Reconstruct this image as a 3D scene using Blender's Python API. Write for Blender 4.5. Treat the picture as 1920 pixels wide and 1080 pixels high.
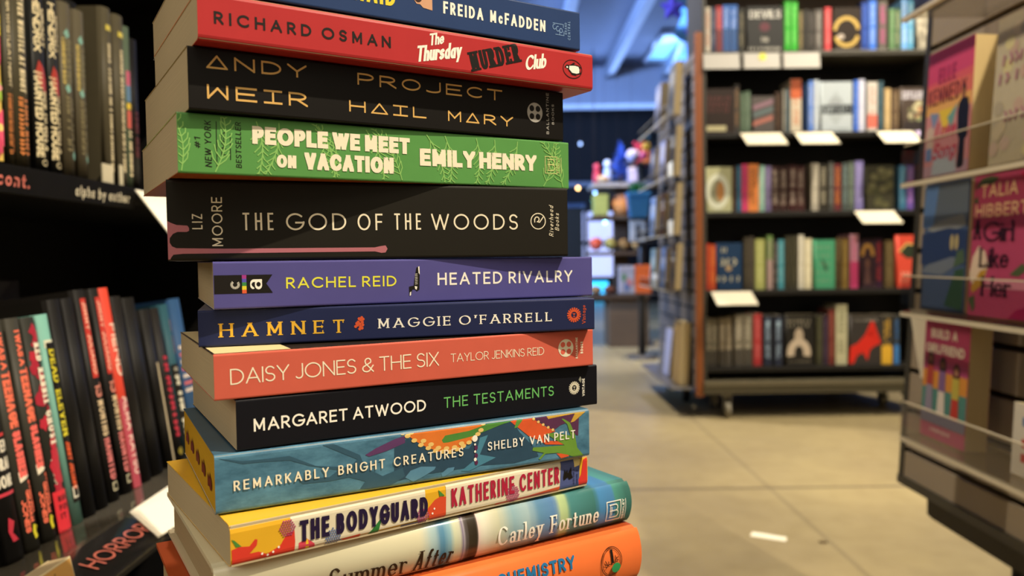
import bpy, bmesh, math, random
from mathutils import Vector, Matrix
from mathutils.geometry import tessellate_polygon

for _o in list(bpy.data.objects):
    bpy.data.objects.remove(_o)
SC = bpy.context.scene
COL = SC.collection
EYE = 0.75                                   # height of the lens above the floor

# ------------------------------------------------------------------ camera
cam_d = bpy.data.cameras.new('camera')
cam = bpy.data.objects.new('camera', cam_d)
COL.objects.link(cam)
F_PX, PITCH, ROLL = 1454.66, 0.0385888, -0.0131985
cam_d.sensor_width = 36.0
cam_d.lens = F_PX / 1920.0 * 36.0
cam_d.clip_start = 0.02
cam_d.clip_end = 60
_cp, _sp, _c, _s = math.cos(PITCH), math.sin(PITCH), math.cos(ROLL), math.sin(ROLL)
_f = Vector((0, _cp, -_sp)); _u = Vector((0, _sp, _cp)); _r = Vector((1, 0, 0))
_R = _r * _c + _u * _s; _U = -_r * _s + _u * _c
cam.matrix_world = Matrix(((_R.x, _U.x, -_f.x, 0), (_R.y, _U.y, -_f.y, 0), (_R.z, _U.z, -_f.z, EYE), (0, 0, 0, 1)))
cam_d.dof.use_dof = True
cam_d.dof.focus_distance = 0.40
cam_d.dof.aperture_fstop = 7.8
SC.camera = cam

# ------------------------------------------------------------------ view, world, lamps
SC.view_settings.view_transform = 'Standard'
SC.view_settings.look = 'None'
SC.view_settings.gamma = 1.0
SC.view_settings.use_curve_mapping = False
SC.view_settings.exposure = 0.0
SC.cycles.use_denoising = True
SC.cycles.max_bounces = 6
SC.cycles.caustics_reflective = False
SC.cycles.caustics_refractive = False

def lin(h):
    h = h.lstrip('#')
    v = [int(h[i:i + 2], 16) / 255 for i in (0, 2, 4)]
    return tuple(c / 12.92 if c <= 0.04045 else ((c + 0.055) / 1.055) ** 2.4 for c in v)

world = bpy.data.worlds.new('world')
SC.world = world
world.use_nodes = True
_bg = world.node_tree.nodes['Background']
_bg.inputs[0].default_value = (1.0, 0.86, 0.68, 1)
_bg.inputs[1].default_value = 0.36

def lamp(name, kind, loc, target, power, color, **kw):
    d = bpy.data.lights.new(name, kind)
    d.energy = power; d.color = color
    for k, v in kw.items(): setattr(d, k, v)
    o = bpy.data.objects.new(name, d); COL.objects.link(o)
    o.location = loc
    o.rotation_euler = (Vector(target) - Vector(loc)).to_track_quat('-Z', 'Y').to_euler()
    return o

WARM = (1.0, 0.87, 0.67)
lamp('overhead_spot', 'SPOT', (1.42, -0.06, 3.05), (-0.15, 0.55, 0.70), 480, WARM, spot_size=math.radians(64), spot_blend=0.6, shadow_soft_size=0.022)
lamp('overhead_spot', 'SPOT', (1.6, 1.2, 3.1), (1.4, 3.6, 0.8), 175, (1.0, 0.90, 0.74), spot_size=math.radians(75), spot_blend=0.7, shadow_soft_size=0.05)
lamp('overhead_spot', 'SPOT', (2.3, 2.8, 3.1), (1.2, 2.8, 0.0), 450, WARM, spot_size=math.radians(95), spot_blend=0.8, shadow_soft_size=0.05)
lamp('overhead_spot', 'SPOT', (-0.5, 1.3, 3.1), (0.75, 1.2, 0.8), 230, WARM, spot_size=math.radians(70), spot_blend=0.8, shadow_soft_size=0.06)  # spot added to brighten the slatwall stand on the right
lamp('overhead_spot', 'SPOT', (-0.3, 4.0, 3.1), (0.85, 4.0, 0.8), 360, (1.0, 0.92, 0.80), spot_size=math.radians(80), spot_blend=0.8, shadow_soft_size=0.06)  # spot added to brighten the aisle side of the gondola
lamp('warm_fill', 'AREA', (0.6, -1.2, 3.0), (0.3, 1.6, 0.6), 22, (1.0, 0.88, 0.70), size=1.6)
lamp('display_lamp', 'SPOT', (0.6, 5.2, 3.1), (1.0, 6.2, 0.9), 420, (1.0, 0.93, 0.82), spot_size=math.radians(70), spot_blend=0.7, shadow_soft_size=0.08)
BLUE = (0.30, 0.50, 1.0)
lamp('window_daylight', 'AREA', (1.2, 12.6, 1.0), (1.0, 9.8, 3.4), 90, BLUE, shape='RECTANGLE', size=4.5, size_y=1.2, spread=math.radians(60))
lamp('side_blue_fill', 'AREA', (-3.6, 5.6, 1.9), (1.6, 9.8, 3.3), 720, BLUE, shape='RECTANGLE', size=5.0, size_y=1.0, spread=math.radians(120))  # added blue light with no window behind it, brightens ceiling and beam
lamp('warm_fill', 'AREA', (-2.0, -0.35, 1.75), (-0.2, 0.4, 0.72), 13, (1.0, 0.88, 0.72), size=1.2)  # added warm fill, low on the left, lifts the stack's page ends
lamp('glow_panel_light', 'AREA', (2.0, 9.6, 3.26), (1.4, 8.6, 0.0), 40, BLUE, shape='RECTANGLE', size=0.6, size_y=1.3)  # blue light added below the made-up glowing ceiling panel

# ------------------------------------------------------------------ materials (all node based)
_mats = {}
def mat(hexc, rough=0.5, spec=0.4, vary=0.08, scale=60, metal=0.0, bump=0.0, stretch=None, second=None, emit=0.0):
    key = (hexc, rough, spec, vary, scale, metal, bump, stretch, second, emit)
    if key in _mats: return _mats[key]
    m = bpy.data.materials.new('surface_' + hexc); m.use_nodes = True
    nt = m.node_tree; b = nt.nodes['Principled BSDF']
    tc = nt.nodes.new('ShaderNodeTexCoord'); mp = nt.nodes.new('ShaderNodeMapping')
    nz = nt.nodes.new('ShaderNodeTexNoise'); mx = nt.nodes.new('ShaderNodeMix'); mx.data_type = 'RGBA'
    nt.links.new(tc.outputs['Object'], mp.inputs['Vector']); nt.links.new(mp.outputs[0], nz.inputs['Vector'])
    if stretch: mp.inputs['Scale'].default_value = stretch
    nz.inputs['Scale'].default_value = scale; nz.inputs['Detail'].default_value = 4
    c = lin(hexc)
    if second: a, z = c, lin(second)
    else: a = tuple(x * (1 - vary) for x in c); z = tuple(min(1, x * (1 + vary) + 0.004 * vary) for x in c)
    mx.inputs[6].default_value = (*a, 1); mx.inputs[7].default_value = (*z, 1)
    nt.links.new(nz.outputs[0], mx.inputs[0]); nt.links.new(mx.outputs[2], b.inputs['Base Color'])
    b.inputs['Roughness'].default_value = rough; b.inputs['Specular IOR Level'].default_value = spec
    b.inputs['Metallic'].default_value = metal
    if bump:
        bp = nt.nodes.new('ShaderNodeBump'); bp.inputs['Strength'].default_value = bump; bp.inputs['Distance'].default_value = 0.001
        nt.links.new(nz.outputs[0], bp.inputs['Height']); nt.links.new(bp.outputs[0], b.inputs['Normal'])
    if emit:
        nt.links.new(mx.outputs[2], b.inputs['Emission Color']); b.inputs['Emission Strength'].default_value = emit
    _mats[key] = m
    return m

def ink(hexc, rough=0.42): return mat(hexc, rough, 0.35, 0.03, 300)
def gloss(hexc, rough=0.36): return mat(hexc, rough, 0.22, 0.06, 90)
def paper(hexc, axis):                       # cut page edges: fine lines along the thickness
    st = {'z': (4, 4, 900), 'x': (900, 4, 4), 'y': (4, 900, 4)}[axis]
    return mat(hexc, 0.85, 0.1, 0.16, 3.0, stretch=st)

def clear(name, tint, alpha, rough=0.05):
    m = bpy.data.materials.new(name); m.use_nodes = True
    nt = m.node_tree; nt.nodes.remove(nt.nodes['Principled BSDF'])
    out = nt.nodes['Material Output']
    tr = nt.nodes.new('ShaderNodeBsdfTransparent'); tr.inputs[0].default_value = (*tint, 1)
    gl = nt.nodes.new('ShaderNodeBsdfGlossy'); gl.inputs['Roughness'].default_value = rough
    lw = nt.nodes.new('ShaderNodeLayerWeight'); lw.inputs[0].default_value = 0.25; fr = nt.nodes.new('ShaderNodeMath'); fr.operation = 'POWER'; fr.inputs[1].default_value = 3.0; nt.links.new(lw.outputs['Facing'], fr.inputs[0])
    ad = nt.nodes.new('ShaderNodeMath'); ad.operation = 'ADD'; ad.inputs[1].default_value = alpha
    nz = nt.nodes.new('ShaderNodeTexNoise'); nz.inputs['Scale'].default_value = 8
    ml = nt.nodes.new('ShaderNodeMath'); ml.operation = 'MULTIPLY_ADD'; ml.inputs[1].default_value = 0.04
    mx = nt.nodes.new('ShaderNodeMixShader')
    nt.links.new(fr.outputs[0], ad.inputs[0]); nt.links.new(nz.outputs[0], ml.inputs[0]); nt.links.new(ad.outputs[0], ml.inputs[2])
    nt.links.new(ml.outputs[0], mx.inputs[0]); nt.links.new(tr.outputs[0], mx.inputs[1]); nt.links.new(gl.outputs[0], mx.inputs[2])
    nt.links.new(mx.outputs[0], out.inputs['Surface'])
    return m
ACRYLIC = clear('clear_acrylic', (0.93, 0.92, 0.90), 0.045)
ACRYLIC_EDGE = mat('d2c6ac', 0.25, 0.5, 0.05)

# ------------------------------------------------------------------ objects
def tag(o, label=None, cat=None, group=None, kind=None):
    if label: o['label'] = label
    if cat: o['category'] = cat
    if group: o['group'] = group
    if kind: o['kind'] = kind
    return o
def empty(name, loc=(0, 0, 0), rz=0.0, ry=0.0):
    o = bpy.data.objects.new(name, None); COL.objects.link(o)
    o.empty_display_size = 0.02
    o.location = loc; o.rotation_euler = (0, ry, rz)
    return o

class MB:
    """collects polygons with a material each; build() links them as one mesh object"""
    def __init__(s): s.v = []; s.f = []; s.m = []; s.mats = []; s.sm = []
    def mi(s, m):
        if m not in s.mats: s.mats.append(m)
        return s.mats.index(m)
    def poly(s, pts, m, smooth=False):
        b = len(s.v); s.v += [tuple(p) for p in pts]
        s.f.append(tuple(range(b, b + len(pts)))); s.m.append(s.mi(m)); s.sm.append(smooth)
    def fill(s, pts, m):                     # concave outline, triangulated
        P = [Vector(p) for p in pts]
        b = len(s.v); s.v += [tuple(p) for p in pts]
        for t in tessellate_polygon([P]):
            s.f.append(tuple(b + i for i in t)); s.m.append(s.mi(m)); s.sm.append(False)
    def mesh(s, verts, faces, m, smooth=False):
        b = len(s.v); s.v += [tuple(p) for p in verts]
        for f in faces:
            s.f.append(tuple(b + i for i in f)); s.m.append(s.mi(m)); s.sm.append(smooth)
    def box(s, x0, x1, y0, y1, z0, z1, m, bev=0.0):
        if bev:
            bm = bmesh.new(); bmesh.ops.create_cube(bm, size=1)
            for v in bm.verts: v.co = Vector(((x0 + x1) / 2 + v.co.x * (x1 - x0), (y0 + y1) / 2 + v.co.y * (y1 - y0), (z0 + z1) / 2 + v.co.z * (z1 - z0)))
            bmesh.ops.bevel(bm, geom=bm.edges[:], offset=bev, segments=2, affect='EDGES', profile=0.5)
            bm.verts.index_update()
            s.mesh([v.co.copy() for v in bm.verts], [[v.index for v in f.verts] for f in bm.faces], m); bm.free(); return
        V = [(x, y, z) for z in (z0, z1) for y in (y0, y1) for x in (x0, x1)]
        s.mesh(V, [(0, 2, 3, 1), (4, 5, 7, 6), (0, 1, 5, 4), (2, 6, 7, 3), (0, 4, 6, 2), (1, 3, 7, 5)], m)
    def prism(s, outline, fn, d0, d1, m):    # outline (a,b) extruded from d0 to d1; fn(a,b,d)->xyz
        n = len(outline)
        A = [fn(a, b, d0) for a, b in outline]; B = [fn(a, b, d1) for a, b in outline]
        s.fill(A, m); s.fill(B, m)
        b = len(s.v); s.v += A + B
        for i in range(n):
            j = (i + 1) % n
            s.f.append((b + i, b + j, b + n + j, b + n + i)); s.m.append(s.mi(m)); s.sm.append(False)
    def tube(s, pts, r, m, n=10, r2=None):
        P = [Vector(p) for p in pts]; rings = []
        for i, p in enumerate(P):
            d = (P[min(i + 1, len(P) - 1)] - P[max(i - 1, 0)]).normalized()
            a = d.orthogonal().normalized(); b = d.cross(a)
            rr = r if r2 is None else r + (r2 - r) * i / (len(P) - 1)
            rings.append([p + (a * math.cos(2 * math.pi * k / n) + b * math.sin(2 * math.pi * k / n)) * rr for k in range(n)])
        V = [v for rg in rings for v in rg]; F = []
        for i in range(len(P) - 1):
            for k in range(n): F.append((i * n + k, i * n + (k + 1) % n, (i + 1) * n + (k + 1) % n, (i + 1) * n + k))
        F.append(tuple(range(n))); F.append(tuple((len(P) - 1) * n + k for k in range(n)))
        s.mesh(V, F, m, True)
    def lathe(s, prof, c, m, n=20):          # prof: (r,z) list
        V = []; F = []
        for r, z in prof:
            for k in range(n): V.append((c[0] + r * math.cos(2 * math.pi * k / n), c[1] + r * math.sin(2 * math.pi * k / n), c[2] + z))
        for i in range(len(prof) - 1):
            for k in range(n): F.append((i * n + k, i * n + (k + 1) % n, (i + 1) * n + (k + 1) % n, (i + 1) * n + k))
        F.append(tuple(range(n))); F.append(tuple((len(prof) - 1) * n + k for k in range(n)))
        s.mesh(V, F, m, True)
    def ball(s, c, rx, ry, rz, m, n=12, lump=0.0, seed=0):
        rd = random.Random(seed); V = []; F = []
        k = n // 2
        for i in range(k + 1):
            th = math.pi * i / k
            for j in range(n):
                ph = 2 * math.pi * j / n; q = 1 + lump * (rd.random() - 0.5)
                V.append((c[0] + rx * q * math.sin(th) * math.cos(ph), c[1] + ry * q * math.sin(th) * math.sin(ph), c[2] + rz * q * math.cos(th)))
        for i in range(k):
            for j in range(n): F.append((i * n + j, i * n + (j + 1) % n, (i + 1) * n + (j + 1) % n, (i + 1) * n + j))
        s.mesh(V, F, m, True)
    def build(s, name, parent=None, loc=None):
        me = bpy.data.meshes.new(name); me.from_pydata(s.v, [], s.f)
        for m in s.mats: me.materials.append(m)
        me.polygons.foreach_set('material_index', s.m); me.polygons.foreach_set('use_smooth', s.sm)
        bm = bmesh.new(); bm.from_mesh(me)
        bmesh.ops.remove_doubles(bm, verts=bm.verts[:], dist=1e-6)
        bmesh.ops.recalc_face_normals(bm, faces=bm.faces[:]); bm.to_mesh(me); bm.free()
        o = bpy.data.objects.new(name, me); COL.objects.link(o)
        if parent: o.parent = parent
        if loc: o.location = loc
        return o

# ------------------------------------------------------------------ lettering: a pen drawn alphabet
def arc(cx, cy, rx, ry, a0, a1, n=12):
    return [(cx + rx * math.cos(math.radians(a0 + (a1 - a0) * i / n)), cy + ry * math.sin(math.radians(a0 + (a1 - a0) * i / n))) for i in range(n + 1)]
def _bowl(y0, y1, w, x0=0.0):
    r = (y1 - y0) / 2
    k = max(w * 0.45, w - r)
    return [(x0, y1), (k, y1)] + arc(k, (y0 + y1) / 2, w - k, r, 90, -90, 10) + [(x0, y0)]
def _S(w, t=1.0):
    return arc(w / 2, .745 * t, w / 2 * .93, .255 * t, 35, 255, 12)[:-1] + [(w * .5, .495 * t)] + arc(w / 2, .25 * t, w / 2, .25 * t, 80, -145, 12)
G = {}
G['A'] = (.76, [[(0, 0), (.38, 1)], [(.76, 0), (.38, 1)], [(.14, .32), (.62, .32)]])
G['B'] = (.56, [[(0, 0), (0, 1)], _bowl(.53, 1, .50), _bowl(0, .53, .56)])
G['C'] = (.80, [arc(.46, .5, .46, .5, 48, 312, 20)])
G['D'] = (.70, [[(0, 0), (0, 1)], [(0, 1), (.22, 1)] + arc(.22, .5, .48, .5, 90, -90, 14) + [(0, 0)]])
G['E'] = (.50, [[(0, 0), (0, 1)], [(0, 1), (.5, 1)], [(0, .52), (.44, .52)], [(0, 0), (.5, 0)]])
G['F'] = (.47, [[(0, 0), (0, 1)], [(0, 1), (.47, 1)], [(0, .5), (.42, .5)]])
G['G'] = (.84, [arc(.46, .5, .46, .5, 48, 352, 22), [(.5, .44), (.9, .44)]])
G['H'] = (.66, [[(0, 0), (0, 1)], [(.66, 0), (.66, 1)], [(0, .52), (.66, .52)]])
G['I'] = (.0, [[(0, 0), (0, 1)]])
G['J'] = (.38, [[(.38, 1), (.38, .24)] + arc(.17, .24, .21, .24, 0, -140, 8)])
G['K'] = (.58, [[(0, 0), (0, 1)], [(.56, 1), (.03, .42)], [(.2, .6), (.58, 0)]])
G['L'] = (.46, [[(0, 1), (0, 0)], [(0, 0), (.46, 0)]])
G['M'] = (.84, [[(.06, 0), (.06, 1)], [(.06, 1), (.42, .18)], [(.42, .18), (.78, 1)], [(.78, 1), (.78, 0)]])
G['N'] = (.68, [[(0, 0), (0, 1)], [(0, 1), (.68, 0)], [(.68, 0), (.68, 1)]])
G['O'] = (.94, [arc(.47, .5, .47, .5, 90, 450, 28)])
G['P'] = (.52, [[(0, 0), (0, 1)], _bowl(.44, 1, .52)])
G['Q'] = (.94, [arc(.47, .5, .47, .5, 90, 450, 28), [(.55, .25), (.9, -.05)]])
G['R'] = (.56, [[(0, 0), (0, 1)], _bowl(.47, 1, .52), [(.24, .47), (.56, 0)]])
G['S'] = (.52, [_S(.52)])
G['T'] = (.60, [[(0, 1), (.6, 1)], [(.3, 1), (.3, 0)]])
G['U'] = (.62, [[(0, 1), (0, .31)] + arc(.31, .31, .31, .31, 180, 360, 12) + [(.62, 1)]])
G['V'] = (.74, [[(0, 1), (.37, 0)], [(.37, 0), (.74, 1)]])
G['W'] = (1.08, [[(0, 1), (.28, 0)], [(.28, 0), (.54, .95)], [(.54, .95), (.8, 0)], [(.8, 0), (1.08, 1)]])
G['X'] = (.64, [[(0, 0), (.64, 1)], [(0, 1), (.64, 0)]])
G['Y'] = (.66, [[(0, 1), (.33, .46)], [(.66, 1), (.33, .46)], [(.33, .46), (.33, 0)]])
G['Z'] = (.60, [[(0, 1), (.6, 1)], [(.6, 1), (0, 0)], [(0, 0), (.6, 0)]])
G['&'] = (.70, [[(.7, 0), (.2, .62)] + arc(.36, .78, .19, .21, 215, -30, 10) + [(.12, .42)] + arc(.27, .24, .26, .24, 130, 320, 10) + [(.68, .42)]])
G["'"] = (.0, [[(.03, 1), (0, .74)]])
G['.'] = (.0, [[(0, 0), (0, .04)]])
G['#'] = (.60, [[(.12, .05), (.24, .95)], [(.36, .05), (.48, .95)], [(0, .33), (.56, .33)], [(.06, .66), (.6, .66)]])
G['1'] = (.22, [[(0, .8), (.2, 1)], [(.2, 1), (.2, 0)]])
G['3'] = (.46, [arc(.2, .76, .22, .24, 150, -90, 12) + arc(.2, .27, .26, .27, 80, -150, 12)])
_x = .62
G['@'] = (.44, [arc(.2, .44, .2, .18, 150, 0, 8) + [(.4, 0)], arc(.2, .17, .2, .17, 90, 450, 16)])
G['a'] = (.46, [[(.44, _x), (.44, 0)], arc(.23, .31, .22, .31, 40, 320, 16)])
G['b'] = (.46, [[(0, 1), (0, 0)], arc(.23, .31, .22, .31, 140, -140, 16)])
G['c'] = (.42, [arc(.24, .31, .24, .31, 50, 310, 14)])
G['d'] = (.46, [[(.46, 1), (.46, 0)], arc(.23, .31, .22, .31, 40, 320, 16)])
G['e'] = (.46, [[(.02, .33), (.45, .33)] , [(.45, .33)] + arc(.23, .31, .23, .31, 5, 305, 16)])
G['f'] = (.30, [arc(.26, .84, .12, .16, 50, 180, 6) + [(.14, 0)], [(0, .6), (.28, .6)]])
G['g'] = (.46, [arc(.23, .31, .22, .31, 40, 320, 16), [(.45, _x), (.45, -.1)] + arc(.23, -.1, .22, .18, 0, -140, 8)])
G['h'] = (.42, [[(0, 1), (0, 0)], [(0, .38)] + arc(.21, .4, .21, .22, 160, 0, 8) + [(.42, 0)]])
G['i'] = (.0, [[(0, _x), (0, 0)], [(0, .84), (0, .88)]])
G['k'] = (.40, [[(0, 1), (0, 0)], [(.36, _x), (.02, .26)], [(.14, .38), (.4, 0)]])
G['l'] = (.0, [[(0, 1), (0, 0)]])
G['m'] = (.70, [[(0, _x), (0, 0)], [(0, .4)] + arc(.175, .42, .175, .2, 160, 0, 8) + [(.35, 0)], [(.35, .4)] + arc(.525, .42, .175, .2, 160, 0, 8) + [(.7, 0)]])
G['n'] = (.40, [[(0, _x), (0, 0)], [(0, .38)] + arc(.2, .4, .2, .22, 160, 0, 8) + [(.4, 0)]])
G['o'] = (.48, [arc(.24, .31, .24, .31, 90, 450, 20)])
G['p'] = (.46, [[(0, _x), (0, -.32)], arc(.23, .31, .22, .31, 140, -140, 16)])
G['q'] = (.46, [[(.45, _x), (.45, -.32)], arc(.23, .31, .22, .31, 40, 320, 16)])
G['r'] = (.26, [[(0, _x), (0, 0)], [(0, .36)] + arc(.19, .4, .19, .2, 160, 60, 6)])
G['s'] = (.36, [_S(.36, .62)])
G['t'] = (.28, [[(.12, .86), (.12, .14)] + arc(.25, .14, .13, .14, 180, 290, 6), [(0, .6), (.28, .6)]])
G['u'] = (.40, [[(0, _x), (0, .2)] + arc(.2, .2, .2, .2, 180, 340, 8) + [(.4, .24)], [(.4, _x), (.4, 0)]])
G['v'] = (.44, [[(0, _x), (.22, 0)], [(.22, 0), (.44, _x)]])
G['w'] = (.66, [[(0, _x), (.17, 0)], [(.17, 0), (.33, .58)], [(.33, .58), (.49, 0)], [(.49, 0), (.66, _x)]])
G['y'] = (.44, [[(0, _x), (.22, .02)], [(.44, _x), (.12, -.32)]])
# wide space-age capitals
WIDE = dict(G)
WIDE['A'] = (.9, [[(0, 0), (.45, 1), (.9, 0), (0, 0)]])
WIDE['I'] = (.8, [[(.4, 0), (.4, 1)], [(0, 1), (.8, 1)], [(0, 0), (.8, 0)]])
WIDE['W'] = (.9, [[(.02, 1), (.02, 0)], [(.02, 0), (.45, .8)], [(.45, .8), (.88, 0)], [(.88, 0), (.88, 1)]])
WIDE['M'] = (.9, [[(.02, 0), (.02, 1)], [(.02, 1), (.45, .3)], [(.45, .3), (.88, 1)], [(.88, 1), (.88, 0)]])
for _k, _w in (('N', .9), ('D', .9), ('Y', .9), ('E', .9), ('R', .85), ('P', .8), ('O', 1.0), ('J', .8), ('C', .9), ('T', .9), ('H', .85), ('L', .75)):
    _w0, _st = G[_k]; WIDE[_k] = (_w, [[(x * _w / _w0, y) for x, y in s] for s in _st])

def _clip(poly, lo, hi, ax):
    for sgn, lim in ((1, lo), (-1, -hi)):
        out = []
        for i in range(len(poly)):
            p, q = poly[i - 1], poly[i]
            a, b = sgn * p[ax] - lim, sgn * q[ax] - lim
            if (a >= 0) != (b >= 0):
                t = a / (a - b); out.append((p[0] + (q[0] - p[0]) * t, p[1] + (q[1] - p[1]) * t))
            if b >= 0: out.append(q)
        poly = out
        if len(poly) < 3: return []
    return poly

def stroke(pts, wfn, ext=(1, 1), box=None, seg=None):
    """quads of a pen stroke along pts; wfn(angle) gives its full width"""
    P = [Vector(p) for p in pts]
    P = [p for i, p in enumerate(P) if i == 0 or (p - P[i - 1]).length > 1e-6]
    if len(P) < 2: return []
    if seg:
        Q = [P[0]]
        for a, b in zip(P, P[1:]):
            n = max(1, int((b - a).length / seg))
            Q += [a + (b - a) * (k / n) for k in range(1, n + 1)]
        P = Q
    closed = (P[0] - P[-1]).length < 1e-6
    D = [(b - a).normalized() for a, b in zip(P, P[1:])]
    def w(d): return wfn(math.atan2(d.y, d.x)) / 2
    if not closed:
        if ext[0]: P[0] = P[0] - D[0] * w(Vector((-D[0].y, D[0].x))) * 1.6 * ext[0]
        if ext[1]: P[-1] = P[-1] + D[-1] * w(Vector((-D[-1].y, D[-1].x))) * 1.6 * ext[1]
    L, R = [], []
    n = len(P)
    for i in range(n):
        if closed and i in (0, n - 1): d0, d1 = D[-1], D[0]
        else: d0, d1 = D[max(i - 1, 0)], D[min(i, n - 2)]
        t = d0 + d1
        t = t.normalized() if t.length > 1e-6 else d1
        nn = Vector((-t.y, t.x)); k = max(0.45, nn.dot(Vector((-d1.y, d1.x))))
        h = w(t) / k
        L.append(P[i] + nn * h); R.append(P[i] - nn * h)
    out = []
    for i in range(n - 1):
        q = [tuple(L[i]), tuple(R[i]), tuple(R[i + 1]), tuple(L[i + 1])]
        if box:
            q = _clip(q, box[0], box[1], 0)
            if q: q = _clip(q, box[2], box[3], 1)
        if len(q) >= 3: out.append(q)
    return out

def letters(text, width, height, weight=.13, thin=None, nib=20, serif=False, slant=0.0, space=.16, font=None, word=.45, seg=None, maxsq=9.0):
    """polygons (a,b) of text filling a width x height box (height = cap height), same unit as width"""
    font = font or G
    thin = thin or weight
    def wf(a): return (thin + (weight - thin) * abs(math.sin(a - math.radians(nib)))) if thin != weight else weight
    asp = width / height
    gl = [font.get(c) for c in text]
    tot = sum((g[0] for g in gl if g)); fixed = 0.0
    for i, c in enumerate(text):
        if c == ' ': fixed += word + space
        else: fixed += weight + (space if i < len(text) - 1 and text[i + 1] != ' ' else 0)
    k = (asp - fixed) / max(tot, .01)
    sp = 1.0
    if k < .42:
        k = .42; sp = (asp - k * tot) / max(fixed, .01); sp = max(sp, .3)
    if k > maxsq: k = maxsq
    polys = []; x = 0.0
    h = weight / 2; hv = wf(0) / 2
    for i, c in enumerate(text):
        if c == ' ': x += (word + space) * sp; continue
        g = font.get(c)
        if not g: continue
        gw, sts = g
        for st in sts:
            pts = [(x + h + px * k, hv + py * (1 - 2 * hv)) for px, py in st]
            ys = [p[1] for p in pts]; xs = [p[0] for p in pts]
            bx = (min(xs) - h, max(xs) + h, min(ys) - hv, max(ys) + hv)
            polys += stroke(pts, wf, (1, 1), bx, seg / height if seg else None)
            if serif and len(st) >= 2:
                for e, o in ((0, 1), (-1, -2)):
                    d = Vector(pts[e]) - Vector(pts[o])
                    if d.length < 1e-6: continue
                    d.normalize()
                    ye = st[e][1]
                    if abs(d.y) > .6 and (abs(ye) < .01 or abs(ye - 1) < .01 or abs(ye - _x) < .01 or abs(ye + .32) < .01) and len(st) < 8 or (abs(d.y) > .9 and abs(ye) < .01):
                        yy = pts[e][1] + (-hv if d.y < 0 else hv - thin * .9)
                        l = weight / 2 + .085; xx = pts[e][0]
                        rgt = l if not (d.y > 0 and c in 'bhklmnpru') else weight / 2
                        polys.append([(xx - l, yy), (xx + rgt, yy), (xx + rgt, yy + thin * .9), (xx - l, yy + thin * .9)])
                    elif abs(d.x) > .9 and c in 'EFTLZ' and len(st) == 2:
                        q = .2; yb = pts[e][1]; xx = pts[e][0]
                        if ye > .9: y0, y1 = yb - q, yb + hv
                        elif ye < .1: y0, y1 = yb - hv, yb + q
                        else: y0, y1 = yb - q * .6, yb + q * .6
                        if abs(st[e][0]) > .01 or c == 'T': polys.append([(xx - thin * .5, y0), (xx + thin * .5, y0), (xx + thin * .5, y1), (xx - thin * .5, y1)])
        x += gw * k + weight + (space * sp if i < len(text) - 1 and text[i + 1] != ' ' else 0)
    return [[((a + slant * b) * height, b * height) for a, b in q] for q in polys]

def ring(cx, cy, rx, ry, w, a0=0, a1=360, n=32):
    return stroke(arc(cx, cy, rx, ry, a0, a1, n), lambda a: w, (0, 0))
def disc(cx, cy, rx, ry, n=20): return [arc(cx, cy, rx, ry, 0, 360, n)[:-1]]
def scribble(w, h, rows, weight, seed, gap=.35, col=None):
    """lines of unreadable print: short pen marks in rows along a"""
    rd = random.Random(seed); out = []
    rh = h / rows
    for r in range(rows):
        x = rd.random() * rh * .4; y0 = r * rh + rh * .12; hh = rh * .72
        while x < w - rh * .2:
            l = rh * (.25 + .3 * rd.random())
            if rd.random() < .12: x += l; continue
            k = rd.random()
            if k < .5: p = [(x, y0), (x + l * .2, y0 + hh)]
            elif k < .8: p = [(x, y0 + hh), (x + l * .7, y0 + hh * .5), (x, y0)]
            else: p = [(x, y0), (x + l * .6, y0 + hh * .3), (x + l * .3, y0 + hh)]
            out += stroke(p, lambda a: weight * rh, (0, 0)); x += l + gap * rh * .5
    return out

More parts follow.
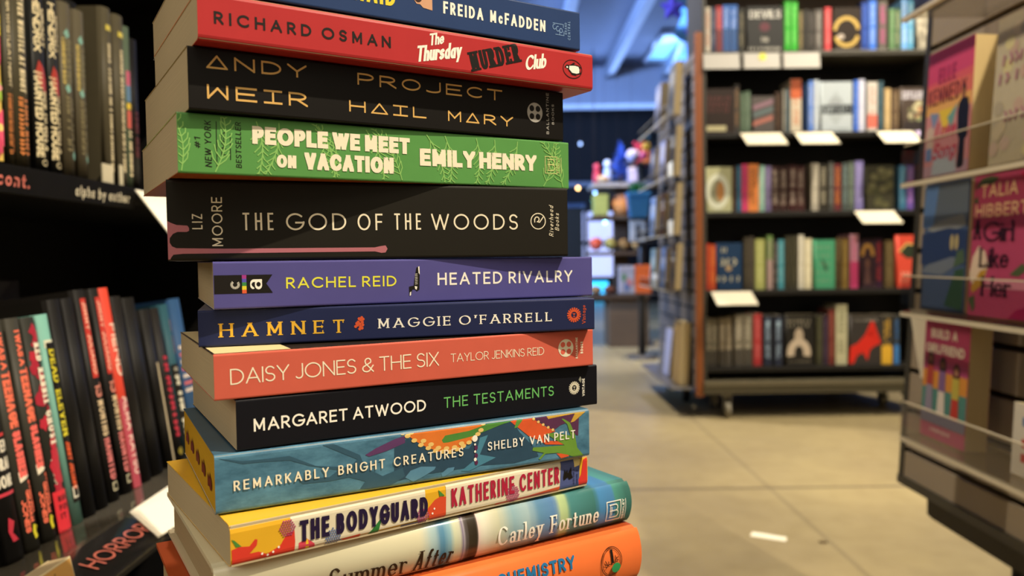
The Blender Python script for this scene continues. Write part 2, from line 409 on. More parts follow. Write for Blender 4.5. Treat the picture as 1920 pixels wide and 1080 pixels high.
# ------------------------------------------------------------------ the room
def struct(o): o['kind'] = 'structure'; return o
def floor_material():
    m = bpy.data.materials.new('polished_concrete'); m.use_nodes = True
    nt = m.node_tree; b = nt.nodes['Principled BSDF']; N = nt.nodes.new; K = nt.links.new
    tc = N('ShaderNodeTexCoord')
    n1 = N('ShaderNodeTexNoise'); n1.inputs['Scale'].default_value = 1.3; n1.inputs['Detail'].default_value = 6
    n2 = N('ShaderNodeTexNoise'); n2.inputs['Scale'].default_value = 14; n2.inputs['Detail'].default_value = 5
    K(tc.outputs['Object'], n1.inputs['Vector']); K(tc.outputs['Object'], n2.inputs['Vector'])
    r = N('ShaderNodeValToRGB'); K(n1.outputs[0], r.inputs[0])
    r.color_ramp.elements[0].position = .3; r.color_ramp.elements[0].color = (*lin('8a7c60'), 1)
    r.color_ramp.elements[1].position = .7; r.color_ramp.elements[1].color = (*lin('a8986f'), 1)
    mx = N('ShaderNodeMix'); mx.data_type = 'RGBA'; mx.blend_type = 'MULTIPLY'
    r2 = N('ShaderNodeValToRGB'); K(n2.outputs[0], r2.inputs[0])
    r2.color_ramp.elements[0].position = .25; r2.color_ramp.elements[0].color = (.78, .76, .72, 1)
    r2.color_ramp.elements[1].position = .6; r2.color_ramp.elements[1].color = (1, 1, 1, 1)
    mx.inputs[0].default_value = .6; K(r.outputs[0], mx.inputs[6]); K(r2.outputs[0], mx.inputs[7])
    # saw-cut joints between the slabs
    sp = N('ShaderNodeSeparateXYZ'); K(tc.outputs['Object'], sp.inputs[0])
    def joint(out, at):
        s = N('ShaderNodeMath'); s.operation = 'SUBTRACT'; s.inputs[1].default_value = at; K(sp.outputs[out], s.inputs[0])
        a = N('ShaderNodeMath'); a.operation = 'ABSOLUTE'; K(s.outputs[0], a.inputs[0])
        l = N('ShaderNodeMath'); l.operation = 'LESS_THAN'; l.inputs[1].default_value = .007; K(a.outputs[0], l.inputs[0])
        return l
    j1 = joint('Y', 2.47); j2 = joint('X', .82); j3 = joint('Y', 6.6)
    a1 = N('ShaderNodeMath'); a1.operation = 'MAXIMUM'; K(j1.outputs[0], a1.inputs[0]); K(j3.outputs[0], a1.inputs[1])
    w2 = N('ShaderNodeMath'); w2.operation = 'MULTIPLY'; w2.inputs[1].default_value = .35; K(j2.outputs[0], w2.inputs[0])
    a2 = N('ShaderNodeMath'); a2.operation = 'MAXIMUM'; K(a1.outputs[0], a2.inputs[0]); K(w2.outputs[0], a2.inputs[1])
    dk = N('ShaderNodeMix'); dk.data_type = 'RGBA'; dk.inputs[7].default_value = (*lin('5e5444'), 1)
    K(a2.outputs[0], dk.inputs[0]); K(mx.outputs[2], dk.inputs[6]); K(dk.outputs[2], b.inputs['Base Color'])
    b.inputs['Roughness'].default_value = .42; b.inputs['Specular IOR Level'].default_value = .4
    return m

m = MB(); m.box(-5, 7, -3, 14, -.1, 0, floor_material()); struct(m.build('floor'))
CEIL = mat('6d7488', .8, .2, .1, 3)
m = MB(); m.box(-5, 7, -.6, 14, 3.35, 3.45, CEIL); struct(m.build('ceiling'))
m = MB(); m.box(-5, 7, 13.0, 13.15, 0, 3.35, mat('2b2a2c', .85, .2, .12, 4)); struct(m.build('wall_back'))
m = MB(); m.box(6.6, 6.75, -3, 13, 0, 3.35, mat('4a4640', .85, .2, .1, 4)); struct(m.build('wall_right'))
m = MB(); m.box(-4.1, -4.0, -3, 13, 0, 3.35, mat('3a362f', .85, .2, .1, 4)); struct(m.build('wall_left'))
BEAM = mat('8d94a6', .6, .3, .06, 5)
for i, x in enumerate((-2.2, -1.2, -.2, .62, 1.35, 2.1, 3.0, 4.0, 5.2)):
    m = MB(); m.box(x - .05, x + .05, -.5, 10.7, 3.17, 3.35, BEAM, .006); struct(m.build('trim_%d' % (i + 1)))
m = MB(); m.box(-4.0, 6.6, 10.7, 11.1, 2.84, 3.35, BEAM, .01); struct(m.build('trim_10'))
m = MB(); m.box(-4.0, 6.6, 12.9, 12.99, 1.92, 2.0, BEAM, .005); struct(m.build('trim_11'))
# glazed shop front in the back wall
FRAME = mat('2a2a2e', .5, .4, .1, 20)
PANE = mat('a0b4ee', .3, .3, .25, .9, second='dcdcfa', emit=1.15)
CYAN = mat('38b8f0', .3, .3, .1, 2, emit=2.6)
w = empty('window_1', (1.35, 12.98, 0)); struct(w)
m = MB(); m.box(-.72, .45, -.015, 0, .42, 1.50, PANE); m.build('pane', w)
m = MB()
for x in (-.75, -.14, .42): m.box(x, x + .06, -.05, 0, .36, 1.56, FRAME)
for z in (.36, .95, 1.50): m.box(-.75, .48, -.05, 0, z, z + .06, FRAME)
m.build('frame', w)
w = empty('door_1', (1.42, 12.98, 0)); struct(w)
m = MB(); m.box(-.20, .18, -.06, -.05, .04, .34, CYAN); m.build('pane', w)
m = MB(); m.box(-.25, -.20, -.07, 0, 0, .38, FRAME); m.box(.18, .23, -.07, 0, 0, .38, FRAME); m.box(-.25, .23, -.07, 0, .34, .38, FRAME); m.build('frame', w)
w = empty('glow_panel_1', (2.0, 9.65, 3.34)); struct(w)  # made-up skylight: glowing panel standing in for an unidentified cyan patch
m = MB(); m.box(-.2, .2, -.6, .6, -.02, -.01, mat('7cc4f4', .3, .3, .1, 2, emit=.85)); m.build('pane', w)
m = MB(); m.box(-.24, -.2, -.64, .64, -.05, 0, BEAM); m.box(.2, .24, -.64, .64, -.05, 0, BEAM); m.box(-.2, .2, -.64, -.6, -.05, 0, BEAM); m.box(-.2, .2, .6, .64, -.05, 0, BEAM); m.build('frame', w)

# ------------------------------------------------------------------ books
PAGES = {'z': {}, 'x': {}, 'y': {}}
class Book:
    """l runs along the spine, w from spine to fore edge, t through the thickness"""
    def __init__(s, name, kind, L, W, T, loc, spine, front, back, pages='b9a888', hard=False, rz=0.0, rx=0.0, radius=.0009):
        s.kind, s.L, s.W, s.T, s.hard = kind, L, W, T, hard
        s.root = empty(name, loc); s.root.rotation_euler = (rx, 0, rz)
        r = min(radius, T * .3); m = MB(); fn = s.at
        s.draw = (1.0, 1.0); s.round = hard or r > .0015
        e = .0045
        if hard:
            th = .0022
            prof = [(W, T), (.009, T), (.0065, T - .0012), (.0045, T - .0004)]
            prof += [(e * (1 - math.sin(math.pi * k / 12) ** .7), T - .0006 - (T - .0012) * k / 12) for k in range(1, 12)]
            prof += [(.0045, .0004), (.0065, .0012), (.009, 0), (W, 0)]
            s.wf = lambda t: e * (1 - max(0, math.sin(math.pi * min(max((T - t) / T, 0), 1))) ** .7) - .0003
        else:
            th = .0004
            prof = [(W, T)] + [(r - r * math.sin(math.radians(a)), T - r + r * math.cos(math.radians(a))) for a in (0, 30, 60, 90)]
            prof += [(r - r * math.cos(math.radians(a)), r - r * math.sin(math.radians(a))) for a in (0, 30, 60, 90)] + [(W, 0)]
            def wf(t):
                d = max(r - t, t - (T - r), 0)
                return -.00012 + (r - math.sqrt(max(r * r - d * d, 0)))
            s.wf = wf
        n = len(prof)
        inner = []
        for i, (a, b) in enumerate(prof):
            a0, b0 = prof[max(i - 1, 0)]; a1, b1 = prof[min(i + 1, n - 1)]
            d = Vector((a1 - a0, b1 - b0)).normalized()
            inner.append((a - d.y * th, b + d.x * th))
        # d points from back board round the spine to the front board: its left side is the inside
        lim = .0092 if hard else r * 1.01
        for i in range(n - 1):
            (a0, b0), (a1, b1) = prof[i], prof[i + 1]
            on_spine = max(a0, a1) <= lim
            mt = spine if on_spine else (back if b0 > T / 2 else front)
            m.poly([fn(0, a0, b0), fn(0, a1, b1), fn(L, a1, b1), fn(L, a0, b0)], mt, on_spine and hard)
            (c0, d0), (c1, d1) = inner[i], inner[i + 1]
            m.poly([fn(0, c0, d0), fn(0, c1, d1), fn(L, c1, d1), fn(L, c0, d0)], PAPER_IN)
            for l in (0, L): m.poly([fn(l, a0, b0), fn(l, a1, b1), fn(l, c1, d1), fn(l, c0, d0)], mt)
        for i in (0, n - 1):
            a, b = prof[i]; c, d = inner[i]
            m.poly([fn(0, a, b), fn(L, a, b), fn(L, c, d), fn(0, c, d)], back if i == 0 else front)
        m.build('cover', s.root)
        ax = {'flat': 'z', 'up': 'x', 'face': 'y'}[kind]
        ins = .003 if hard else .0003
        k = th + .00005
        m = MB()
        P = [fn(l, q, t) for t in (k, T - k) for q in ((.006 if hard else .0006), W - ins - .0002) for l in (ins, L - ins)]
        m.mesh(P, [(0, 2, 3, 1), (4, 5, 7, 6), (0, 1, 5, 4), (2, 6, 7, 3), (0, 4, 6, 2), (1, 3, 7, 5)], paper(pages, ax))
        s.block = m.build('page_block', s.root)
    def at(s, l, w, t):
        if s.kind == 'flat': return (l, w, t)
        if s.kind == 'up': return (t, w, s.L - l)
        return (w, t, s.L - l)
    def spine(s, name, polys, mt, lift=0.0, edge=.0003, label=None):
        m = MB()
        for i_, q in enumerate(polys):
            lf = lift + 1.5e-7 * i_
            q = [(a * s.draw[0], b * s.draw[1]) for a, b in q]
            q = _clip(list(q), edge, s.L - edge, 0)
            if q: q = _clip(q, edge + (.0006 if not s.hard else .0008), s.T - edge - (.0006 if not s.hard else .0008), 1)
            if len(q) < 3: continue
            parts = [q]
            if s.round:                      # follow the round of the spine in narrow strips
                n_ = 16; parts = [_clip(list(q), s.T * k / n_, s.T * (k + 1) / n_, 1) for k in range(n_)]
            for q in parts:
                if len(q) < 3: continue
                P = [s.at(a, s.wf(b) - lf, b) for a, b in q]
                if len(P) > 4: m.fill(P, mt)
                else: m.poly(P, mt)
        if not m.f: return None
        o = m.build(name, s.root)
        if label: o['label'] = label
        return o
    def cover(s, name, polys, mt, lift=0.0, label=None):   # on the front board of a face-out book; a from the left, b up
        m = MB()
        for i_, q in enumerate(polys):
            lf = lift + 1.5e-7 * i_
            q = _clip(list(q), .001, s.W - .001, 0)
            if q: q = _clip(q, .001, s.L - .001, 1)
            if len(q) < 3: continue
            P = [(a, -.0002 - lf, b) for a, b in q]
            if len(P) > 4: m.fill(P, mt)
            else: m.poly(P, mt)
        if not m.f: return None
        o = m.build(name, s.root)
        if label: o['label'] = label
        return o
PAPER_IN = mat('cdbf9f', .8, .1, .05, 40)
def tri(pts):                                # concave outline into triangles, so that strips can be cut from it
    P = [Vector((x, y, 0)) for x, y in pts]
    return [[pts[i] for i in t] for t in tessellate_polygon([P])]
def mv(polys, dx, dy, sx=1.0, sy=None, rot=0.0):
    sy = sy or sx; c, s = math.cos(rot), math.sin(rot)
    return [[(dx + c * a * sx - s * b * sy, dy + s * a * sx + c * b * sy) for a, b in q] for q in polys]
def mm(pts): return [(a / 1000, b / 1000) for a, b in pts]
def box2(x0, y0, x1, y1): return [[(x0, y0), (x1, y0), (x1, y1), (x0, y1)]]

# ------------------------------------------------------------------ the stack of books on the stool
STOOL_TOP = EYE + (-0.1868)
st = empty('stool', (-.06, .415, 0)); tag(st, 'low round dark stool under the tall stack of books', 'stool')
WOODD = mat('3b2a1d', .5, .4, .25, 9, stretch=(1, 8, 1))
m = MB(); m.lathe([(.095, -.022), (.10, -.018), (.10, -.004), (.096, 0)], (0, 0, STOOL_TOP), WOODD, 32); m.build('seat', st)
for a in (45, 135, 225, 315):
    m = MB(); c, s_ = math.cos(math.radians(a)), math.sin(math.radians(a))
    m.tube([(.065 * c, .065 * s_, STOOL_TOP - .02), (.11 * c, .11 * s_, 0)], .013, WOODD, 10, .010); m.build('leg', st)
m = MB(); m.lathe([(.088, -.006), (.094, -.006), (.094, .006), (.088, .006), (.088, -.006)], (0, 0, STOOL_TOP - .30), WOODD, 28); m.build('stretcher', st)

GRP = None
SPEC = {  # x, y, z(bottom, from the eye), thickness, yaw, width, length
 'blue': (-0.1314, 0.3339, 0.1161, 0.0212, 0.5587, 0.1371, 0.2021),
 'red': (-0.1318, 0.3331, 0.0948, 0.0206, 0.5637, 0.1249, 0.2121),
 'hail': (-0.1395, 0.3402, 0.0666, 0.0276, 0.5643, 0.1351, 0.2012),
 'green': (-0.1456, 0.3417, 0.0393, 0.0267, 0.5422, 0.1387, 0.2091),
 'god': (-0.1598, 0.3612, 0.0007, 0.0379, 0.3680, 0.1350, 0.2051),
 'heated': (-0.1395, 0.3624, -0.0224, 0.0225, 0.4345, 0.1350, 0.2049),
 'hamnet': (-0.1484, 0.3653, -0.0403, 0.0174, 0.3254, 0.1350, 0.2048),
 'daisy': (-0.1322, 0.3411, -0.0616, 0.0207, 0.5071, 0.1298, 0.2033),
 'test': (-0.1244, 0.3453, -0.0851, 0.0229, 0.5261, 0.1350, 0.1997),
 'creat': (-0.1325, 0.3396, -0.1124, 0.0267, 0.4978, 0.1282, 0.1992),
 'body': (-0.1220, 0.3277, -0.1316, 0.0186, 0.6051, 0.1331, 0.1994),
 'summer': (-0.1288, 0.3273, -0.1563, 0.0242, 0.5571, 0.1350, 0.2326),
 'chem': (-0.1332, 0.3167, -0.1866, 0.0297, 0.5450, 0.1310, 0.2410)}
DRAWN = {  # thickness and length the artwork was drawn for
 'blue': (0.0206, 0.1999), 'red': (0.0192, 0.2088), 'hail': (0.0262, 0.2033), 'green': (0.0267, 0.2127), 'god': (0.0389, 0.2094), 'heated': (0.0226, 0.2050), 'hamnet': (0.0175, 0.2058), 'daisy': (0.0209, 0.2036), 'test': (0.0230, 0.2033), 'creat': (0.0257, 0.2003), 'body': (0.0170, 0.1984), 'summer': (0.0216, 0.2290), 'chem': (0.0290, 0.2365),}
def stack_book(key, label, spine, front=None, back=None, pages='bfae8c', hard=False, radius=.0009):
    x, y, z, t, yaw, W, L = SPEC[key]
    b = Book('hardcover_book' if hard else 'paperback', 'flat', L, W, t, (x, y, EYE + z), spine, front or spine, back or spine, pages, hard, yaw, 0, radius)
    b.draw = (L / DRAWN[key][1], t / DRAWN[key][0])
    tag(b.root, label, 'book', 'books in the tall stack')
    return b
def T_(b, name, text, u, v, w, du, h, sh=0.0, mt=None, lift=0.0, **kw):
    """text from (u,v) mm, w mm along, rising du over its run, cap height h mm, lean sh mm"""
    rot = math.atan2(du, w); L_ = math.hypot(w, du)
    kw.setdefault('seg', .0015 if b.hard else None)
    return b.spine(name, mv(letters(text, L_ / 1000, h / 1000, slant=kw.pop('slant', 0), **kw), u / 1000, v / 1000, 1, 1, rot), mt, lift)
def V_(b, name, text, u, v, w, h, mt=None, **kw):      # text running up the spine, baseline at u
    kw.setdefault('seg', .0015 if b.hard else None)
    return b.spine(name, mv(letters(text, w / 1000, h / 1000, **kw), u / 1000, v / 1000, 1, 1, math.pi / 2), mt)
CREAM = ink('f8eed2'); WHITE = ink('fdf8ea'); BLACKI = ink('17130f')

# -- top: dark blue
b = stack_book('blue', 'dark blue paperback lying on top of the tall stack', gloss('2d4370'), gloss('1d2a48'), gloss('22335a'))
T_(b, 'title_lettering', 'THE HOUSEMAID', 16.5, 6.4, 72.8, 0, 8.6, mt=ink('f0dc3c'), weight=.2, space=.14)
T_(b, 'author_lettering', 'FREIDA McFADDEN', 115, 7.2, 61.6, -.5, 6.0, mt=WHITE, weight=.19, space=.2)
def pp(*a): return [mm(list(zip(a[::2], a[1::2])))]
b.spine('keyhole_picture', pp(97, 19, 109, 19.4, 109, 7.6, 104, 8.2, 102.4, 9.6, 100.5, 9.6, 98.2, 12.5), ink('d9a582'))
b.spine('keyhole_picture', [mm(arc(101.3, 13.2, 2.3, 2.9, 0, 360, 16)[:-1])], ink('3a2018'), .00004)
b.spine('keyhole_picture', [mm(arc(101.1, 13.4, 1.2, 1.6, 0, 360, 14)[:-1])], ink('8a4a3a'), .00008)
BL2 = ink('7fa0cc')
for q in ((ring(182.6, 10.4, 1.0, 1.3, .4, 60, 330)), (ring(184.9, 9.6, 1.0, 1.3, .4, 60, 330)), (ring(187.0, 8.9, .9, 1.1, .4)), stroke([(181.8, 12.3), (188.6, 12.3), (188.6, 10.8)], lambda a: .35), stroke([(183.5, 6.5), (189, 6.5), (189, 8.4)], lambda a: .35), stroke([(186.1, 9), (186.1, 6.9)], lambda a: .4)):
    b.spine('publisher_emblem', [mm(p) for p in q], BL2)
V_(b, 'publisher_lettering', 'GRAND', 191, 7.2, 6.3, 1.5, mt=BL2, weight=.16, space=.3)
V_(b, 'publisher_lettering', 'CENTRAL', 193.3, 4.6, 10.0, 1.7, mt=BL2, weight=.16, space=.3)

# -- red
b = stack_book('red', 'red paperback with a penguin emblem, second from the top of the tall stack', gloss('b83436'), gloss('a8302e'), gloss('b83433'), 'bfae8c', radius=.002)
T_(b, 'author_lettering', 'RICHARD OSMAN', 6.5, 6.8, 80.4, .3, 5.0, mt=BLACKI, weight=.19, space=.46, word=.5)
sc = dict(weight=.2, thin=.11, nib=30, slant=.34, space=.0)
T_(b, 'title_lettering', 'The', 107.2, 10.7, 8.2, 2.0, 5.4, mt=WHITE, **sc)
T_(b, 'title_lettering', 'Thursday', 100.0, 2.4, 25.0, 5.0, 7.2, mt=WHITE, **sc)
T_(b, 'title_lettering', 'MURDER', 131.4, 1.5, 28.4, 7.8, 9.2, mt=BLACKI, weight=.2, thin=.13, nib=0, serif=True, space=.12)
T_(b, 'title_lettering', 'Club', 163.4, 5.6, 13.6, 2.8, 7.2, mt=WHITE, **sc)
b.spine('publisher_emblem', [mm(p) for p in ring(194.8, 9.7, 6.4, 4.7, .45)], BLACKI)
def pen(pts): return [mm([(194.9 + x, 9.7 + y) for x, y in pts])]
b.spine('publisher_emblem', pen([(-2.4, 2.1), (1.5, 2.5), (4.2, 2.2), (5.6, 1.4), (5.0, .2), (5.7, -2.0), (4.6, -2.2), (2.5, -2.7), (-.5, -2.5), (-2.6, -1.2), (-3.3, .0), (-2.9, 1.5)]), BLACKI)
b.spine('publisher_emblem', pen([(-1.8, 1.9), (.4, 3.4), (1.8, 3.5), (.8, 2.4)]) + pen([(-2.3, -1.2), (-.6, -2.9), (3.0, -3.3), (1.0, -2.4)]), BLACKI, .00003)
b.spine('publisher_emblem', pen(arc(-3.5, 1.0, 1.25, 1.05, 0, 360, 12)[:-1]) + pen([(-4.5, 1.5), (-5.6, .6), (-4.4, .3)]), BLACKI, .00003)
b.spine('publisher_emblem', pen([(-2.3, 1.5), (1.5, 1.9), (3.9, 1.6), (4.6, .2), (4.4, -1.6), (2.5, -2.1), (-.5, -1.9), (-2.5, -.2)]), WHITE, .00008)
b.spine('publisher_emblem', pen(arc(-3.8, .7, .62, .5, 0, 360, 10)[:-1]), WHITE, .00008)

# -- black with gold
GOLD = ink('e0b468', .3)
b = stack_book('hail', 'black paperback with gold lettering, third from the top of the tall stack', gloss('110e0b', .45), gloss('1a1613'), gloss('100e0c'), 'bfae8c')
for t, u, v, w_, h_ in (('ANDY', 7.8, 17.6, 45.2, 5.7), ('WEIR', 7.6, 5.0, 45.6, 6.0)):
    T_(b, 'author_lettering', t, u, v, w_, .4, h_, mt=GOLD, weight=.15, space=.5, font=WIDE)
for t, u, v, w_, h_ in (('PROJECT', 78.3, 17.9, 83.7, 5.5), ('HAIL', 73.8, 5.2, 41.8, 5.2), ('MARY', 128.1, 5.1, 40.8, 5.2)):
    T_(b, 'title_lettering', t, u, v, w_, 0, h_, mt=GOLD, weight=.15, space=.55, font=WIDE)
def petals(b, cx, cy, r, fg, bg):
    b.spine('publisher_emblem', [mm(arc(cx, cy, r, r, 0, 360, 28)[:-1])], fg)
    for sx in (-1, 1):
        for sy in (-1, 1): b.spine('publisher_emblem', [mm(arc(cx + sx * r * .40, cy + sy * r * .40, r * .31, r * .31, 0, 360, 14)[:-1])], bg, .00005)
SILV = ink('a9a6a0')
petals(b, 183.6, 13.8, 5.2, SILV, ink('15120f'))
V_(b, 'publisher_lettering', 'BALLANTINE', 193.2, 3.0, 21.9, 1.8, mt=SILV, weight=.16, space=.4)
V_(b, 'publisher_lettering', 'BOOKS', 196.8, 8.4, 10.7, 1.5, mt=SILV, weight=.16, space=.4)

# -- green with fern pattern
b = stack_book('green', 'green paperback with a pale fern pattern, fourth from the top of the tall stack', gloss('5c9850'), gloss('a4572a'), gloss('5c9850'), 'bfae8c')
rd = random.Random(4); fern = []
for i in range(15):
    u0 = 3 + i * 14.6 + rd.uniform(-3, 3); up = rd.random() < .5
    x0, y0 = u0, (1 if up else 25); dx = rd.uniform(-16, 16); dy = 24 if up else -24
    stem = [(x0 + dx * k / 8 + 2.5 * math.sin(k / 8 * 3), y0 + dy * k / 8) for k in range(9)]
    fern += stroke(stem, lambda a: .55, (0, 0))
    for k in range(1, 9):
        sx, sy = stem[k]
        for sd in (-1, 1):
            ln = 8.5 - .6 * k + rd.uniform(0, 3); an = math.atan2(dy, dx) - sd * math.radians(34)
            tip = (sx - math.cos(an) * ln * -.7, sy - math.sin(an) * ln * -.7)
            mid = ((sx + tip[0]) / 2 + sd * .8, (sy + tip[1]) / 2)
            fern += stroke([(sx, sy), mid, tip], lambda a: .55, (0, 0))
b.spine('fern_pattern', [mm(p) for p in fern], ink('8cc268'))
hv = dict(mt=CREAM, weight=.30, thin=.26, nib=0, space=.05, lift=.0001, word=.22)
T_(b, 'title_lettering', 'PEOPLE WE MEET', 32.5, 14.7, 79.5, -.4, 8.1, **hv)
T_(b, 'title_lettering', 'ON', 43.5, 4.4, 9.3, -.1, 6.0, **hv)
T_(b, 'title_lettering', 'VACATION', 56.8, 4.1, 46.1, -.1, 8.0, **hv)
T_(b, 'author_lettering', 'EMILY HENRY', 117.6, 8.9, 72.7, .4, 8.8, **hv)
hk = dict(mt=BLACKI, weight=.13, space=.22, slant=.12)
for t, u, v, w_, h_ in (('#1', 9.7, 11.2, 4.8, 2.6), ('NEW YORK', 14.4, 3.1, 20.4, 2.9), ('TIMES', 20.7, 7.8, 11.2, 2.1), ('BESTSELLER', 27.5, 3.3, 20.6, 2.5)):
    V_(b, 'blurb_lettering', t, u, v, w_, h_, **hk)
b.spine('blurb_lettering', [mm(p) for p in stroke([(16.6, 3), (16.7, 23.4)], lambda a: .35) + stroke([(22.6, 7), (22.7, 18)], lambda a: .35)], BLACKI)
def berkley(b, cx, cy, w_, h_, mt, tx, ty, tl, lw=.38):
    x0, x1, y0, y1 = cx - w_, cx + w_, cy - h_, cy + h_
    q = stroke([(x0, y0), (x1, y0), (x1, y1), (x0, y1), (x0, y0)], lambda a: lw, (0, 0), None, 1.5)
    for k in (0, 1):
        g = .62 - .2 * k
        q += stroke([(cx - w_ * .5 + k * 1.0, cy - h_ * g - .3), (cx - w_ * .5 + k * 1.0, cy + h_ * g + .3)], lambda a: lw * .8, (0, 0), None, 1.5)
    q += [[(cx - w_ * .5 + a * w_ * 1.15, cy - h_ * .66 + c_ * h_ * 1.32) for a, c_ in p] for p in sum([stroke(s_, lambda a: .085, (0, 0)) for s_ in (_bowl(.53, 1, .9, -.1), _bowl(0, .53, 1.0, -.1))], [])]
    b.spine('publisher_emblem', [mm(p) for p in q], mt, .0001)
    V_(b, 'publisher_lettering', 'BERKLEY', tx, ty, tl, 1.5, mt=mt, weight=.2, space=.16)
    b.spine('publisher_emblem', [mm(p) for p in stroke([(tx + .9, ty), (tx + .9, ty + tl)], lambda a: .3, (0, 0), None, 1.5)], mt, .0001)
berkley(b, 200.2, 13.2, 4.0, 4.7, ink('d6d78c'), 206.4, 8.8, 8.8)

# -- thick black with a pink drip
b = stack_book('god', 'thick black paperback with pink paint drip along its spine, in the tall stack', gloss('1d1a12', .55), gloss('3a2f24'), gloss('1b1812'), 'bfae8c', radius=.0012)
drip = [(-0.1,19.2),(1.7,18.2),(4.1,17.2),(8.9,16.9),(9.6,15.8),(9.6,14.5),(8.6,13.9),(4.5,13.9),(2.5,13.0),(1.0,10.9),(0.9,8.8),(1.9,7.0),(3.8,6.1),(25.4,5.7),(98.6,5.8),(101.4,6.4),(104.3,6.8),(105.3,5.0),(104.2,3.1),(102.1,2.9),(98.6,3.7),(6.6,3.4),(2.4,3.0),(1.1,1.2),(1.1,.7),(-0.1,.7)]
b.spine('paint_drip', tri(mm(drip)), ink('b9707a'), 0, .0001)
gk = dict(mt=CREAM, weight=.105, space=.3)
for t, u, w_ in (('THE', 34, 14.4), ('GOD', 54.4, 29.8), ('OF', 90, 13), ('THE', 109.2, 14.3), ('WOODS', 129.1, 49.7)):
    T_(b, 'title_lettering', t, u, 14.7 if u < 100 else 15, w_, .1, 8.6, **gk)
V_(b, 'author_lettering', 'LIZ', 15.6, 15.2, 7.3, 4.6, mt=CREAM, weight=.12, space=.25)
V_(b, 'author_lettering', 'MOORE', 24.7, 6.7, 24.1, 4.9, mt=CREAM, weight=.12, space=.2)
b.spine('publisher_emblem', [mm(p) for p in ring(191.1, 19.9, 4.4, 4.4, .5) + stroke([(189, 19.6), (188.9, 21)] + arc(190.4, 21, 1.3, 1.3, 180, -60, 8) + [(190.6, 19.6), (192, 19.3), (194, 22)], lambda a: .55)], CREAM)
V_(b, 'publisher_lettering', 'Riverhead', 200.4, 11.2, 17.2, 2.6, mt=CREAM, weight=.11, slant=.3, space=.3)
V_(b, 'publisher_lettering', 'Books', 203.9, 14.5, 9.7, 2.5, mt=CREAM, weight=.11, slant=.3, space=.3)

# -- violet
b = stack_book('heated', 'violet paperback with a black ribbon and a skate, in the tall stack', gloss('565293'), gloss('d8d4cc'), gloss('6a66a6'), 'bfae8c')
b.spine('publisher_ribbon', pp(0, 16.2, 26.7, 16.1, 23.8, 11.8, 26.7, 7.3, 0, 7.4), BLACKI)
for i, c_ in enumerate(('a83a90', '5a55b8', '3f8a4a', 'e8d83a', 'e0603a')):
    y1 = 16.1 - i * 1.75
    b.spine('publisher_ribbon', pp(12.7, y1 - 1.75, 14.7, y1 - 1.75, 14.7, y1, 12.7, y1), ink(c_), .00004)
b.spine('publisher_emblem', [mm(p) for k in range(16) for p in stroke(arc(9.6, 11.6, 1.6, 1.6, 130 + k * 17.5, 138 + k * 17.5, 2), lambda a: 1.1, (0, 0))], WHITE, .00004)
b.spine('publisher_emblem', [mm(p) for p in mv(letters('@', 5.2, 8.4, weight=.15, thin=.07, nib=0), 21.8, 9.1, 1, 1, math.pi / 2)], WHITE, .00004)
bk = dict(weight=.15, space=.24, word=.36)
T_(b, 'author_lettering', 'RACHEL REID', 33, 9.1, 55.2, -.3, 5.4, mt=ink('ece94a'), **bk)
T_(b, 'title_lettering', 'HEATED RIVALRY', 110.6, 8.6, 81.3, -.1, 6.6, mt=WHITE, **bk)
b.spine('skate_picture', pp(97.9, 12, 99.1, 18.2, 100.6, 18.9, 100.8, 14.4, 100.5, 6.7, 99.2, 5.7, 97.9, 6.8, 96.7, 6.8, 95.9, 3.8, 95, 3.4, 94.9, 8.3, 97.5, 8.8), BLACKI)
b.spine('skate_picture', pp(100.0, 18.6, 100.7, 18.8, 100.8, 14.5, 100.2, 15.5) + pp(95.2, 3.5, 95.9, 3.9, 96.0, 5.8, 95.3, 5.2) + pp(98, 8.6, 99.4, 8.2, 99.0, 6.6, 98.2, 7) + [mm(p) for k in range(7) for p in stroke([(98.2, 9.6 + k * .85), (99.6, 9.8 + k * .85)], lambda a: .22, (0, 0))], WHITE, .00005)

# -- navy serif
b = stack_book('hamnet', 'thin navy paperback with yellow and white serif capitals, in the tall stack', gloss('252c52'), gloss('1d2340'), gloss('3a4268'), 'bfae8c')
sf = dict(weight=.19, thin=.07, nib=12, serif=True)
T_(b, 'title_lettering', 'HAMNET', 9.4, 4.4, 58.8, -.2, 6.6, mt=ink('efba3a'), space=.65, **sf)
T_(b, 'author_lettering', "MAGGIE O'FARRELL", 85, 5.6, 95.2, .1, 4.9, mt=WHITE, space=.42, word=.5, **sf)
rd = random.Random(2)
ORN = ink('dd5a32')
b.spine('berry_picture', sum([[mm(arc(76 + x, 8.3 + y, .75, .8, 0, 360, 10)[:-1])] for x, y in ((0, 0), (1.2, .8), (-.9, .9), (.4, 1.9), (1.6, 2.3), (-.4, 2.6), (.9, 3.1), (-1.2, -.6), (.2, -1.4), (1.4, -.6), (1, -2.2), (-.2, -2.6), (-2.2, -1.3), (-1.6, .2))], []), ORN)
def sunny(b, cx, cy, r, mt, dark):
    q = []
    for k in range(18):
        a = 2 * math.pi * k / 18
        q += stroke([(cx + r * .5 * math.cos(a), cy + r * .5 * math.sin(a)), (cx + r * .8 * math.cos(a + .12), cy + r * .8 * math.sin(a + .12)), (cx + r * math.cos(a + .05), cy + r * math.sin(a + .05))], lambda z: r * .2, (0, 0))
    b.spine('publisher_emblem', [mm(p) for p in q + ring(cx, cy, r * .5, r * .5, r * .14)], mt)
    b.spine('publisher_emblem', [mm(p) for p in stroke([(cx - r * .2, cy + r * .15), (cx + r * .2, cy + r * .15)], lambda z: r * .1, (0, 0)) + stroke([(cx, cy + r * .1), (cx, cy - r * .1)], lambda z: r * .1, (0, 0)) + stroke([(cx - r * .15, cy - r * .25), (cx + r * .15, cy - r * .25)], lambda z: r * .1, (0, 0))], mt)
